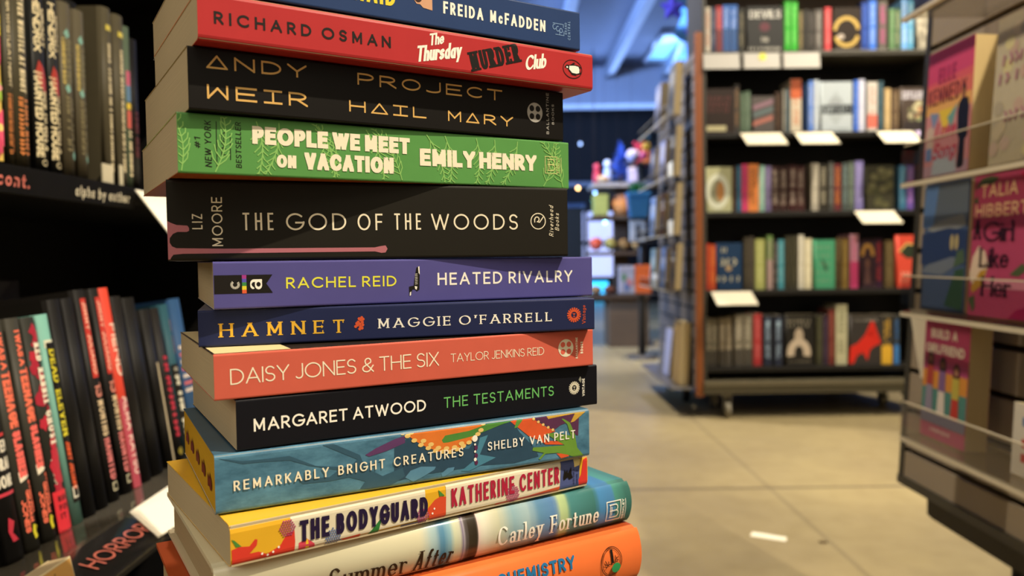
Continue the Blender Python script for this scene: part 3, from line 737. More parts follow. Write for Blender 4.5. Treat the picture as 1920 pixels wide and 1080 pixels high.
sunny(b, 193.4, 8.6, 4.1, ORN, None)
V_(b, 'publisher_lettering', 'Vintage', 200.3, 3.5, 10.3, 2.1, mt=ORN, weight=.14, thin=.07, nib=10, serif=True, space=.2)

# -- coral
b = stack_book('daisy', 'coral pink paperback with thin cream capitals, in the tall stack', gloss('d0624f'), gloss('c85a48'), gloss('2a221a'), 'bfae8c')
mtop = MB(); mtop.box(.0006, .034, .0012, .125, .0209, .02098, ink('e8d6a0')); mtop.build('cover_label', b.root)
T_(b, 'title_lettering', 'DAISY JONES & THE SIX', 6.8, 6.7, 101.4, .7, 7.2, mt=CREAM, weight=.085, space=.1, word=.3)
T_(b, 'author_lettering', 'TAYLOR JENKINS REID', 114.8, 8.6, 56.2, -.2, 4.4, mt=CREAM, weight=.085, space=.1, word=.3)
petals(b, 185.3, 11.2, 5.0, ink('e6dcc0'), ink('dc6450'))
V_(b, 'publisher_lettering', 'BALLANTINE', 193.2, 4.8, 11.9, 1.4, mt=CREAM, weight=.22, space=.22)
V_(b, 'publisher_lettering', 'BOOKS', 196.8, 7.4, 6.7, 1.7, mt=CREAM, weight=.22, space=.22)

# -- black, white and green lettering
b = stack_book('test', 'black paperback with white and green lettering, in the tall stack', gloss('131319'), gloss('15151a'), gloss('1a1a20'), 'bfae8c')
T_(b, 'author_lettering', 'MARGARET ATWOOD', 7.3, 8.0, 86.7, .2, 5.9, mt=WHITE, weight=.15, space=.16, word=.3)
T_(b, 'title_lettering', 'THE TESTAMENTS', 104.2, 8.4, 68.7, -.3, 5.6, mt=ink('6fc06a'), weight=.12, space=.2, word=.4)
sunny(b, 187.1, 11.1, 3.7, ink('d8d2bc'), None)
V_(b, 'publisher_lettering', 'VINTAGE', 194.4, 5.8, 10.1, 1.7, mt=WHITE, weight=.17, space=.2)
b.spine('publisher_emblem', pp(190.2, 15.4, 191.4, 17.4, 192.2, 15.6, 191.6, 13.6), ink('8f8f80'))

# -- painted sea life
def sea_material():
    m_ = bpy.data.materials.new('painted_sea'); m_.use_nodes = True
    nt = m_.node_tree; bs = nt.nodes['Principled BSDF']; tc = nt.nodes.new('ShaderNodeTexCoord')
    mp = nt.nodes.new('ShaderNodeMapping'); mp.inputs['Scale'].default_value = (1, 1, 2.2); mp.inputs['Rotation'].default_value = (0, .5, 0)
    nz = nt.nodes.new('ShaderNodeTexNoise'); nz.inputs['Scale'].default_value = 55; nz.inputs['Detail'].default_value = 8; nz.inputs['Roughness'].default_value = .7
    r = nt.nodes.new('ShaderNodeValToRGB')
    for e, (p, c_) in zip((r.color_ramp.elements[0], r.color_ramp.elements[1]), ((.3, '2f5a74'), (.72, '5d93b0'))): e.position = p; e.color = (*lin(c_), 1)
    nt.links.new(tc.outputs['Object'], mp.inputs[0]); nt.links.new(mp.outputs[0], nz.inputs['Vector']); nt.links.new(nz.outputs[0], r.inputs[0])
    nt.links.new(r.outputs[0], bs.inputs['Base Color']); bs.inputs['Roughness'].default_value = .42
    return m_
b = stack_book('creat', 'blue paperback painted with an orange octopus and yellow page edges, in the tall stack', sea_material(), gloss('3f6b86'), gloss('3d6076'), 'c89c28', radius=.0018)
ART = {
 'dark2': ('2c4a60', [(84.1,21.3),(94.7,22.7),(102.5,15.6),(124.9,13.4),(136.0,27.5),(148.8,27.5),(155.2,18.1),(165.1,8.1),(166.7,4.2),(151.7,2.6),(130.9,4.1),(112.6,3.9),(97.9,4.0),(83.7,2.7)]),
 'dark1': ('34586e', [(0.7,24.7),(12.0,22.0),(23.7,21.6),(32.7,21.6),(44.9,15.5),(61.0,12.6),(65.0,15.9),(48.3,24.6),(53.4,24.6),(66.4,17.7),(68.9,11.5),(77.6,6.3),(88.1,8.8),(89.3,4.6),(78.1,-0.4),(66.0,1.8),(68.8,5.0),(60.9,8.1),(51.1,7.6),(38.5,8.2),(36.7,10.4),(51.2,9.5),(55.7,12.1),(41.8,16.0),(32.7,19.7),(20.7,20.5),(12.0,20.8)]),
 'light1': ('5688a8', [(89.4,3.9),(92.3,6.8),(98.0,8.0),(106.0,6.9),(105.2,5.6),(99.4,3.1),(93.6,1.2)]),
 'light2': ('5688a8', [(108.9,3.1),(112.6,5.3),(116.4,5.3),(115.6,3.5),(109.6,0.9)]),
 'mag': ('5e3a68', [(69.0,17.4),(74.5,19.9),(84.8,23.2),(89.7,24.0),(89.6,20.6),(79.9,17.9),(71.0,16.4)]),
 'teal': ('4a86a0', [(120.1,2.8),(127.9,7.3),(131.2,18.2),(135.9,19.0),(131.0,9.7),(140.5,7.0),(124.7,2.2)]),
 'purple': ('5a3050', [(158.9,27.4),(182.3,27.8),(197.9,27.6),(199.0,25.1),(193.4,22.9),(192.7,12.1),(186.6,14.7),(185.5,20.0),(181.1,19.1),(176.7,16.8),(170.4,20.8),(163.0,24.4)]),
 'orange1': ('e07a30', [(85.6,26.8),(107.8,27.2),(116.0,27.3),(132.9,27.0),(133.5,24.3),(131.2,20.3),(124.9,16.1),(115.0,13.3),(107.6,14.2),(101.1,17.1),(95.4,20.6),(90.5,24.5)]),
 'orange2': ('dc5c30', [(148.6,25.1),(153.2,26.6),(159.9,26.3),(163.5,24.3),(171.4,19.5),(177.8,16.2),(171.9,15.1),(169.7,14.0),(172.9,11.7),(183.7,9.9),(183.7,8.3),(171.3,9.9),(168.1,12.1),(160.8,15.5),(154.6,20.4)]),
 'arm1': ('4f8a3c', [(109.5,19.5),(111.4,21.6),(125.0,22.4),(142.4,26.1),(149.6,27.8),(157.0,27.0),(156.2,25.6),(143.9,23.4),(128.1,19.6),(112.9,18.0),(110.3,18.1)]),
 'arm2': ('5f9a42', [(156.8,26.0),(156.8,24.2),(153.6,20.9),(151.8,20.7),(152.6,22.8),(153.7,25.4)]),
 'yel': ('c8a040', [(172.0,25.0),(186.7,25.7),(197.9,27.1),(199.0,25.4),(190.0,20.0),(187.7,19.8),(190.6,24.4),(173.1,23.2)]),
 'orange3': ('dc5c30', [(178.2,4.3),(185.9,3.1),(186.4,1.8),(181.4,1.1)]),
 'green': ('6a9638', [(171.4,15.6),(176.7,15.4),(187.7,12.7),(185.5,19.1),(181.7,22.3),(182.8,22.4),(187.2,19.8),(190.4,13.3),(192.0,5.6),(196.5,0.7),(199.5,-5.4),(195.3,-4.8),(192.5,-0.2),(185.3,2.7),(178.8,4.5),(171.2,5.0),(167.7,2.3),(166.7,2.9),(170.1,5.6),(162.8,7.7),(163.3,9.3),(170.2,8.8),(183.7,8.0)])}
def flat_art(b, name, pts, mt, lift):
    return b.spine(name, tri(mm(pts)), mt, lift, .0004)
for i, (k, (c_, pts)) in enumerate(ART.items()): flat_art(b, 'painted_creature', pts, mat(c_, .45, .35, .16, 160), .00001 * i)
suck = [(88.5, 25.5), (91, 23.8), (93, 25.2), (94.5, 21.2), (98, 18.6), (99.4, 20.4), (102, 16.6), (106, 14.8), (110, 13.9), (114, 13.2), (118, 14.0), (121.5, 15.2), (124.8, 16.6), (127.6, 18.2), (130, 20.2), (112, 15.2), (107.5, 16), (103.5, 18.2), (131.8, 22), (133.2, 25.2), (116.5, 15.2), (120.5, 16.6)]
b.spine('dot_pattern', [mm(arc(x, y, 1.6, 1.05, 0, 360, 10)[:-1]) for x, y in suck] + [mm(arc(x, y, .9, .75, 0, 360, 8)[:-1]) for x, y in ((163.9, 24.2), (166.8, 22.4), (169.8, 20.6), (173, 18.8), (176, 17.2))], ink('ecc878'), .0002)
b.spine('dot_pattern', [mm(arc(128.2, y, 1.2 * s_, 1.3 * s_, 0, 360, 14)[:-1]) for y, s_ in ((18.2, 1.3), (15.2, .45), (11.6, .5), (7.6, .7))], WHITE, .0003)
b.spine('dot_pattern', [mm(arc(128.8, y, 1.0, 1.3, 0, 360, 12)[:-1]) for y in (13.4, 9.4, 6.0)], ink('5a2a50'), .00025)
T_(b, 'title_lettering', 'REMARKABLY BRIGHT CREATURES', 7.8, 9.6, 113.6, .7, 4.4, mt=CREAM, weight=.17, thin=.12, nib=10, space=.32, word=.7, lift=.0004)
T_(b, 'author_lettering', 'SHELBY VAN PELT', 135.6, 11.1, 54.9, 0, 4.4, mt=WHITE, weight=.16, thin=.11, nib=10, space=.26, word=.5, lift=.0004)
FISH = ink('6b2018')
fm = MB()
for y, z_ in ((.016, .0105), (.038, .0118), (.061, .0122), (.085, .0126), (.108, .0130)):
    body = arc(y, z_, .0048, .0033, 20, 340, 12); tail = [(y + .0095, z_ - .0032), (y + .0095, z_ + .0032)]
    fm.fill([(-.00002, a, c_) for a, c_ in body[:-1] + tail], FISH)
    fm.fill([(-.00002, y - .001, z_ + .003), (-.00002, y + .002, z_ + .0052), (-.00002, y + .003, z_ + .002)], FISH)
fm.build('edge_fish_print', b.block); 

# -- yellow with flowers
b = stack_book('body', 'yellow paperback with flowers and pale title panels, in the tall stack', gloss('e2ae2c'), gloss('d8a428'), gloss('e8b838'), 'bfae8c', radius=.0035)
PAN = ink('e2d8bc')
FL = [('title_panel', 'e2d8bc', [(26.2,16.4),(93.8,16.6),(93.5,2.6),(25.9,1.0)]), ('title_panel', 'e2d8bc', [(105.5,15.8),(178.9,16.3),(178.0,2.2),(105.3,1.8)]),
 ('flower_picture', '4f5a8e', [(179.1,16.2),(192.6,16.3),(191.9,1.2),(178.0,1.0)]), ('flower_picture', 'd83a32', [(195.0,14.6),(198.0,15.4),(198.0,0.9),(191.9,0.9),(191.5,4.6),(193.5,7.3)]),
 ('flower_picture', 'ead890', [(188.2,15.6),(190.7,16.3),(193.1,15.1),(192.1,12.2),(188.6,11.6)]),
 ('flower_picture', 'd83c2c', [(0.4,7.4),(4.0,8.0),(7.9,7.4),(10.3,9.8),(11.4,9.5),(11.1,7.3),(7.9,4.5),(11.8,4.5),(15.3,2.8),(21.2,5.0),(24.2,9.1),(27.8,10.1),(28.0,5.2),(27.6,0.9),(17.5,.9),(3.8,.9),(0.5,.9)]),
 ('flower_picture', '4c8a3a', [(0.4,11.5),(1.6,11.0),(4.6,8.0),(2.2,8.2)]), ('flower_picture', '2f7a3a', [(62.7,.9),(70.4,7.7),(68.2,.9)]), ('flower_picture', 'd8485a', [(29.4,.9),(29.5,4.3),(33.2,5.6),(36.9,2.7),(37.1,.9)]),
 ('flower_picture', 'ecc030', [(32.6,.9),(33.0,5.2),(33.8,5.2),(34.4,.9)]), ('flower_picture', 'd8502e', [(94.8,6.7),(98.9,10.1),(102.3,11.2),(105.5,10.5),(105.1,.9),(96.0,.9)]),
 ('flower_picture', '4f5a8e', [(80.4,1.9),(92.7,1.9),(91.7,.9),(80.1,.9)]), ('flower_picture', 'dc5030', [(49.5,1.9),(59.2,2.4),(58.9,.9),(50.9,.9)]), ('flower_picture', '4c8a3a', [(101.1,14.5),(104.8,11.1),(101.8,11.3)]),
 ('flower_picture', 'dc5a34', [(135.2,2.1),(155.9,2.2),(178.0,3.4),(177.5,.9),(155.9,.9),(135.2,.9)])]
for i, (nm, c_, pts) in enumerate(FL): flat_art(b, nm, pts, ink(c_), .00001 * i)
def dotball(b, cx, cy, r, c_):
    b.spine('flower_picture', [mm(arc(cx + i * 1.1 + (j % 2) * .55, cy + j * .95, .47, .42, 0, 360, 8)[:-1]) for i in range(-4, 5) for j in range(-4, 5) if (i * 1.1 + (j % 2) * .55) ** 2 + (j * .95) ** 2 < r * r], ink(c_), .0003)
dotball(b, 24.6, 11.6, 3.4, 'a8446a'); dotball(b, 45.6, 3.6, 3.9, '5a70a0'); dotball(b, 92.0, 4.0, 3.6, 'a84a80'); dotball(b, 146.0, 5.0, 4.0, 'b03a70')
b.spine('flower_picture', [mm(arc(x, y, .5, .5, 0, 360, 8)[:-1]) for x, y in ((20.5, 4.6), (18, 3.2), (15.6, 2.4), (13.2, 3.4), (97.5, 4.2), (98.6, 6.2))], WHITE, .0003)
b.spine('publisher_emblem', pp(180.4, 7.4, 181.4, 11.6, 182.2, 10, 183.3, 11.3, 183.8, 9.3, 186.2, 12.3, 186.4, 8.6, 187.2, 6.4, 184.7, 5.9, 183.6, 7.2, 180.9, 6.0), BLACKI, .0003)
for u_ in (188.6, 191.0): b.spine('publisher_lettering', [mm(p) for p in mv(scribble(8.5, 1.5, 1, .2, int(u_)), u_, 2.2, 1, 1, math.pi / 2)], ink('2a2c50'), .0003)
T_(b, 'title_lettering', 'THE BODYGUARD', 30, 4.7, 59.6, -.8, 8.8, mt=ink('221538'), weight=.21, space=.14, word=.36, lift=.0004)
T_(b, 'author_lettering', 'KATHERINE CENTER', 108.4, 5.1, 67.5, .1, 8.6, mt=ink('b02440'), weight=.16, space=.14, word=.3, lift=.0004)

# -- watercolour hardcover
def bands(stops, rough=.3):
    m_ = bpy.data.materials.new('watercolour_bands'); m_.use_nodes = True
    nt = m_.node_tree; bs = nt.nodes['Principled BSDF']; N = nt.nodes.new; K = nt.links.new
    tc = N('ShaderNodeTexCoord'); sp = N('ShaderNodeSeparateXYZ'); K(tc.outputs['Object'], sp.inputs[0])
    mp = N('ShaderNodeMapping'); mp.inputs['Scale'].default_value = (220, 9, 9); K(tc.outputs['Object'], mp.inputs[0])
    nz = N('ShaderNodeTexNoise'); nz.inputs['Scale'].default_value = 1.0; nz.inputs['Detail'].default_value = 5; K(mp.outputs[0], nz.inputs['Vector'])
    a = N('ShaderNodeMath'); a.operation = 'MULTIPLY'; a.inputs[1].default_value = 1 / .229; K(sp.outputs['X'], a.inputs[0])
    c1 = N('ShaderNodeMath'); c1.operation = 'MULTIPLY_ADD'; c1.inputs[1].default_value = .022; c1.inputs[2].default_value = -.011; K(nz.outputs[0], c1.inputs[0])
    s_ = N('ShaderNodeMath'); s_.operation = 'ADD'; K(a.outputs[0], s_.inputs[0]); K(c1.outputs[0], s_.inputs[1])
    r = N('ShaderNodeValToRGB'); K(s_.outputs[0], r.inputs[0])
    el = r.color_ramp.elements
    while len(el) > 1: el.remove(el[-1])
    el[0].position = stops[0][0]; el[0].color = (*lin(stops[0][1]), 1)
    for p, c_ in stops[1:]:
        e = el.new(p); e.color = (*lin(c_), 1)
    K(r.outputs[0], bs.inputs['Base Color']); bs.inputs['Roughness'].default_value = rough
    return m_
WB = bands([(0, 'ded6b4'), (.42, 'd8d2b0'), (.455, 'a8c0c0'), (.475, '4f86a8'), (.495, '8fb4bc'), (.505, 'ccd0b0'), (.522, 'c8c8b0'), (.526, '6a5a80'), (.532, 'b0a8b0'), (.536, '3a3024'), (.562, '30281e'), (.566, 'e0c8c0'), (.578, 'dcd8c4'), (.62, 'c0c0a4'), (.66, '88a8b0'), (.70, '9cb4b8'), (.735, '5c88a8'), (.78, '5a82b0'), (.795, 'b4c890'), (.812, 'a8c08c'), (.822, '4a8484'), (.90, '3f7470'), (.915, '4a86b8'), (.955, '4a80b0'), (.965, '4c8c80'), (1, '3c6e66')])
b = stack_book('summer', 'hardcover book with watercolour bands of cream, blue and teal, low in the tall stack', WB, WB, WB, 'b09c78', True)
sr = dict(weight=.14, thin=.05, nib=15, serif=True, space=.14, lift=.0002)
BRN = ink('30200f')
T_(b, 'title_lettering', 'Summer', 49, 2.6, 38.6, -.6, 9.4, mt=BRN, **sr)
T_(b, 'title_lettering', 'After', 91.2, 1.9, 20.6, -.1, 9.0, mt=BRN, slant=.24, **sr)
T_(b, 'title_lettering', 'Every', 12, 2.9, 32, 0, 9.4, mt=BRN, **sr)
T_(b, 'author_lettering', 'C@rley Fortune', 138.8, 4.4, 66, .1, 9.0, mt=WHITE, **sr)
berkley(b, 215.6, 8.6, 5.0, 5.0, WHITE, 223.3, 3.0, 10.8, .5)

# -- orange hardcover at the bottom
b = stack_book('chem', 'orange hardcover book with blue capitals at the bottom of the tall stack', gloss('e8743a', .45), gloss('9a3f1a'), gloss('a8481f', .5), 'b09c78', True)
T_(b, 'title_lettering', 'LESSONS IN CHEMISTRY', 90, 16.6, 100, .1, 6.8, mt=ink('2470a0'), weight=.2, space=.14, word=.3, lift=.0002)
b.spine('publisher_emblem', [mm(p) for p in ring(214.6, 14.9, 7.1, 8.0, .4, 0, 360, 40) + ring(214.6, 14.9, 6.2, 7.2, .3, 0, 360, 40)], BLACKI, .0002)
b.spine('publisher_emblem', [mm(p) for p in stroke([(214.8, 21.6), (215.4, 14)], lambda a: 1.5, (0, 0), None, 1)], BLACKI, .0002)
b.spine('publisher_emblem', [mm(p) for p in sum([stroke(q, lambda a: .4, (0, 0), None, 1) for q in ([(209.4, 14.4), (211.6, 13.6), (214.6, 13.8)], [(210.2, 16.2), (211.6, 13.6)], [(210.6, 12.2), (212.6, 13.6), (212.4, 15.6)], [(216.6, 13.6), (217.6, 16.4), (219.4, 16.9)], [(217.6, 16.4), (217.2, 18)], [(218.4, 14.4), (218.2, 15.4), (219.6, 15)])], [])], BLACKI, .0002)
b.spine('publisher_emblem', [mm(p) for k in range(6) for p in [arc(217.6, 11.2, 3.0 - .5 * k, 2.8 - .46 * k, 0, 360, 18)[:-1]][:1]][:1], ink('2f9a5a'), .0006)

# ------------------------------------------------------------------ black wall shelving on the left
BLK = mat('0e0c0a', .7, .2, .3, 30)
BLKG = mat('0e0c09', .7, .1, .3, 40)
UP = EYE + .103; LOW = EYE - .262; TILT = math.radians(8)
sh = empty('wall_bookshelf', (-.70, .95, 0)); tag(sh, 'black wall shelving with chalk lettered shelf edges behind the tall stack', 'bookshelf')
def shp(name, x0, x1, y0, y1, z0, z1, mt, bev=.001):
    m = MB(); m.box(x0 + .70, x1 + .70, y0 - .95, y1 - .95, z0, z1, mt, bev); return m.build(name, sh)
shp('back_panel', -.90, -.88, .35, 1.75, 0, 1.62, BLK)
shp('side_panel', -.88, -.50, 1.72, 1.75, 0, 1.62, BLK); shp('side_panel', -.88, -.50, .35, .38, 0, 1.62, BLK)
shp('shelf', -.88, -.517, .38, 1.72, UP - .022, UP, BLK); shp('shelf', -.88, -.50, .38, 1.72, 1.30, 1.32, BLK); shp('shelf', -.88, -.50, .38, 1.72, 1.58, 1.60, BLK)
e1 = shp('shelf_edge', -.517, -.513, .38, 1.06, UP - .030, UP, BLKG)
tl = math.tan(TILT)
def slope(x): return LOW + (x + .439) * tl
m = MB()
V = [(x + .70, y - .95, slope(x) + d) for d in (-.02, 0) for y in (.38, 1.72) for x in (-.88, -.392)]
m.mesh(V, [(0, 2, 3, 1), (4, 5, 7, 6), (0, 1, 5, 4), (2, 6, 7, 3), (0, 4, 6, 2), (1, 3, 7, 5)], mat('4c4840', .07, .6, .2, 30)); m.build('shelf', sh, None)
shp('shelf', -.88, -.30, .38, 1.72, .275, .295, BLK)
m = MB()
V = [(x + .70, y - .95, z + d) for d in (-.006, 0) for y in (.50, .772) for x, z in ((-.392, slope(-.392)), (-.342, slope(-.392) - .012))]
m.mesh(V, [(0, 2, 3, 1), (4, 5, 7, 6), (0, 1, 5, 4), (2, 6, 7, 3), (0, 4, 6, 2), (1, 3, 7, 5)], BLK); e2 = m.build('shelf_edge', sh)
# chalk lettering on the edges
PINK = ink('d8786a', .8); CHALK = ink('e6dcc0', .8)
def edge_text(name, polys, x, y, z, mt, tilt=0.0):
    m = MB()
    for q in polys: m.poly([(x + .70 + b * math.sin(tilt), y - .95 + a, z + b * math.cos(tilt)) for a, b in q], mt)
    return m.build(name, sh)
ch = dict(weight=.16, space=.26, slant=.16)
edge_text('chalk_lettering', letters('cont.', .052, .015, **ch), -.5127, .778, UP - .0225, PINK)
edge_text('chalk_lettering', letters('alpha by author', .128, .0125, **ch), -.5127, .918, UP - .0225, CHALK)
tt = math.atan2(-.05, .012)
m = MB()
_o = Vector((-.349, .655, slope(-.392) - .0092)); _b = Vector((-.05, 0, .012)).normalized()
for q in letters('HORROR', .105, .018, weight=.13, space=.14, slant=.05):
    m.poly([(_o.x + .70 + _b.x * (c_ + .009), _o.y - .95 + a, _o.z + _b.z * (c_ + .009) + .0006) for a, c_ in q], PINK)
m.build('chalk_lettering', sh)
# white paper strips and the clear sign holder clipped to the edges
def sheet(name, P, mt, label, cat, th=.0015):
    a, b_, c_ = Vector(P[0]), Vector(P[1]), Vector(P[2]); n = (b_ - a).cross(c_ - a).normalized() * th
    m = MB(); V = [Vector(p) for p in P] + [Vector(p) + n for p in P]; k = len(P); o = sum((Vector(p) for p in P), Vector()) / k
    m.mesh([v - o for v in V], [tuple(range(k)), tuple(range(k, 2 * k))] + [(i, (i + 1) % k, k + (i + 1) % k, k + i) for i in range(k)], mt)
    ob = m.build(name, None, o); tag(ob, label, cat); return ob
WP = mat('f4eeda', .6, .3, .06, 12)
sheet('shelf_card', [(-.5125, 1.062, UP - .004), (-.415, .95, EYE + .030), (-.39, 1.20, EYE + .036), (-.5125, 1.42, UP - .004)], WP, 'large white paper card bent down from the upper black shelf edge', 'paper card')
sheet('shelf_card', [(-.391, .777, slope(-.392) + .002), (-.343, .735, slope(-.392) - .009), (-.315, 1.05, slope(-.392) - .009), (-.391, 1.40, slope(-.392) + .002)], mat('f8f3e2', .22, .5, .03, 12), 'white glossy paper strip along the lower shelf edge beside the tall stack', 'paper card')
holder = sheet('sign_holder', [(-.455, .735, slope(-.455) + .004), (-.388, .777, slope(-.392) + .006), (-.380, .776, slope(-.392) + .006), (-.336, .735, slope(-.392) - .007), (-.336, .52, slope(-.392) - .007), (-.392, .52, slope(-.392) + .006), (-.455, .52, slope(-.455) + .004)], ACRYLIC, 'clear acrylic sign holder lying over the pink chalk section sign', 'sign holder', .002)

# books on the upper shelf: y0, thickness, height, x of the spine, colours, print
def shelf_book(y0, t, h, x, z, hexc, label, rx=0.0, W=.14, hard=True, name=None, grp=None, pages='a8987a', front=None):
    b = Book(name or ('hardcover_book' if hard else 'paperback'), 'up', h, W, t, (x, y0, z), gloss(hexc, .5), gloss(front or hexc, .5), gloss(front or hexc, .5), pages, hard, math.pi / 2, rx)
    tag(b.root, label, 'book', grp); return b
def txt(b, name, text, l0, ln, t0, cap, mt, **kw):     # reads down the spine
    return b.spine(name, [[(l0 + a, t0 + c_) for a, c_ in q] for q in letters(text, ln, cap, **kw)], mt, kw.get('lift', 0) if False else 0)
def scr(b, name, l0, ln, t0, wd, rows, mt, seed, weight=.2):
    return b.spine(name, [[(l0 + a, t0 + c_) for a, c_ in q] for q in scribble(ln, wd, rows, weight, seed)], mt)
GU = 'books on the upper black shelf'; GL = 'books on the lower black shelf'
OL = '45402f'; TAN = ink('e2d2a8'); ORG = ink('e08a4c'); GR = ink('8a8258')
# face-out flower book, cover towards the aisle
fb = Book('hardcover_book', 'face', .22, .15, .022, (-.505, .628, UP), gloss('d89838'), gloss('e2c060'), gloss('d89838'), 'a8987a', True, math.pi / 2)
tag(fb.root, 'bright flower covered book standing face out at the near end of the upper black shelf', 'book', GU)
rd = random.Random(8)
for k in range(60):
    cx, cy, r = rd.uniform(.10, .15), rd.uniform(.0, .22), rd.uniform(.008, .017)
    c_ = rd.choice(['e8842c', 'e85a78', 'f2d838', '7fae3a', 'e8a83a', 'd84a68', 'a8c848', '4a9a70', 'f0a0a0'])
    pet = rd.choice([5, 6, 8])
    fb.cover('flower_picture', [[(cx + r * (1 + .35 * math.cos(pet * a)) * math.cos(a), cy + r * (1 + .35 * math.cos(pet * a)) * math.sin(a)) for a in [2 * math.pi * i / 40 for i in range(40)]]], ink(c_), .00003 * k)
    fb.cover('flower_picture', disc(cx, cy, r * .28, r * .28, 10), ink('f4e080'), .00003 * k + .00002)
for i, (y0, t, lab) in enumerate(((.811, .0125, 'olive spine with cream and orange print, tucked behind the bright flower book'), (.8255, .026, 'olive spine with cream title and orange print, right of its tucked in twin'))):
    b = shelf_book(y0, t, .205, -.52, UP, OL, lab, grp=GU)
    txt(b, 'title_lettering', 'NEVER WHISTLE AT NIGHT', .018, .105, t * .30, t * .36, TAN, weight=.2, space=.12, word=.3)
    scr(b, 'author_lettering', .13, .062, t * .18, t * .62, 2, ORG, 3 + i, .24)
for i, (y0, t, lab) in enumerate(((.860, .025, 'black book with ragged two-line cream lettering, nearer of its pair'), (.889, .0215, 'black book with ragged two-line cream lettering, farther of its pair'))):
    b = shelf_book(y0, t, .208, -.52, UP, '1c1c1a', lab, grp=GU)
    hw = dict(weight=.22, space=.06, word=.3)
    txt(b, 'author_lettering', 'GRADY', .026, .044, t * .54, t * .36, TAN, **hw); txt(b, 'author_lettering', 'HENDRIX', .014, .062, t * .10, t * .38, TAN, **hw)
    b.spine('cover_picture', [[(.085, t * .3), (.092, t * .6), (.112, t * .95), (.125, t * .9), (.112, t * .3), (.098, t * .15)]], ink('a83a30'))
    txt(b, 'title_lettering', 'HOW TO SELL A', .118, .066, t * .54, t * .36, TAN, **hw); txt(b, 'title_lettering', 'HAUNTED HOUSE', .098, .094, t * .08, t * .40, TAN, **hw)
    b.spine('publisher_emblem', [[(.198 + a, t * .5 + c_) for a, c_ in q] for q in ring(0, 0, .003, .004, .001)], TAN)
for i, (y0, t, lab) in enumerate(((.9145, .0245, 'grey olive book with gold lettering, teal leaves, nearer of its pair'), (.945, .0225, 'grey olive book with gold lettering, teal leaves, farther of its pair'))):
    b = shelf_book(y0, t, .204, -.52, UP, '544d3c', lab, grp=GU)
    scr(b, 'author_lettering', .042, .056, t * .1, t * .8, 3, GR, 31 + i, .24); scr(b, 'title_lettering', .042, .056, t * .08, t * .2, 1, ink('c8b060'), 33 + i, .3)
    scr(b, 'title_lettering', .108, .068, t * .2, t * .66, 2, ink('847a58'), 35 + i, .24)
    for l_, s_ in ((.030, .3), (.094, .3), (.172, .62)):
        b.spine('leaf_picture', [[(l_, t * (s_ + .1)), (l_ + .008, t * (s_ + .3)), (l_ + .012, t * (s_ + .05)), (l_ + .006, t * (s_ - .1))]], ink('7ca89a'))
b = shelf_book(.972, .027, .225, -.545, UP, '12110e', 'plain black book set back between the gold lettered and yellow banded books', grp=GU)
for i, (y0, t, lab) in enumerate(((1.0095, .023, 'dark olive book with cream title line and yellow band, nearer of its pair'), (1.040, .0255, 'dark olive book with cream title line and yellow band, farther of its pair'))):
    b = shelf_book(y0, t, .228, -.52, UP, '4a4433', lab, grp=GU)
    b.spine('yellow_band', box2(.022, t * .25, .029, t * .8), ink('c8b84c')); scr(b, 'title_lettering', .045, .165, t * .34, t * .32, 1, TAN, 41 + i, .3)
b = shelf_book(1.0675, .017, .220, -.522, UP, '4c5a48', 'thin green book with pink, blue and yellow print ending the upper shelf row', grp=GU)
for l0, l1, c_ in ((.060, .080, 'b85a70'), (.080, .102, '5a7a98'), (.104, .112, 'd8b838'), (.114, .138, 'c05a4c')): b.spine('spine_artwork', box2(l0, .003, l1, .014), ink(c_))
scr(b, 'title_lettering', .142, .06, .004, .009, 1, TAN, 47, .3)
b = shelf_book(1.0895, .024, .21, -.525, UP, '141210', 'dark book with faint red print, last visible on the upper black shelf', grp=GU)
scr(b, 'title_lettering', .10, .07, .006, .012, 1, ink('5a2a28'), 48, .3)
for y0, w_, h_, lab in ((.990, .026, .024, 'small pale block in front of the set back black book'), (1.0335, .0075, .027, 'narrow pale block between the two yellow banded books')):
    m = MB(); m.box(0, .0022, 0, w_, 0, h_, mat('c8bfa2', .5, .3, .05, 20), .0004); o = m.build('shelf_divider', None, (-.5192, y0, UP + .0003)); tag(o, lab, 'shelf divider')

# lower shelf, leaning back with the tilted board
X0 = -.439
def low(y0, t, h, hexc, label, dx=0.0, **kw):
    return shelf_book(y0 + .013, t, h, X0 + dx, slope(X0 + dx) + .0003, hexc, label, -TILT, grp=GL, **kw)
b = low(.652, .026, .232, '14110f', 'black book with red rules and white author name starting the lower shelf row')
for l0, l1, c_ in ((.118, .121, 'c83a3a'), (.170, .173, 'c83a4a')): b.spine('red_rule', box2(l0, .001, l1, .025), ink(c_))
for i, tx in enumerate(('STEPHEN', 'GRAHAM', 'JONES')):
    n_ = .0215; b.spine('author_lettering', [[(.135 + .0155 * i - c_, .0025 + a) for a, c_ in q] for q in letters(tx, n_, .011, weight=.2, space=.1)], ink('e0d8c4'))
b.spine('cover_picture', [[(.03 + a, .004 + c_) for a, c_ in q] for q in sum([stroke([(.002 * k, .001 * k), (.02 + .003 * k, .010), (.05 + .004 * k, .006 + .0015 * k), (.07, .014)], lambda a: .0018, (0, 0)) for k in range(5)], [])], ink('b8303c'))
b.spine('publisher_emblem', [[(.192, .008), (.197, .014), (.206, .010), (.214, .016), (.214, .009), (.204, .006)]], ink('b83040'))
SAL = ink('ee7458')
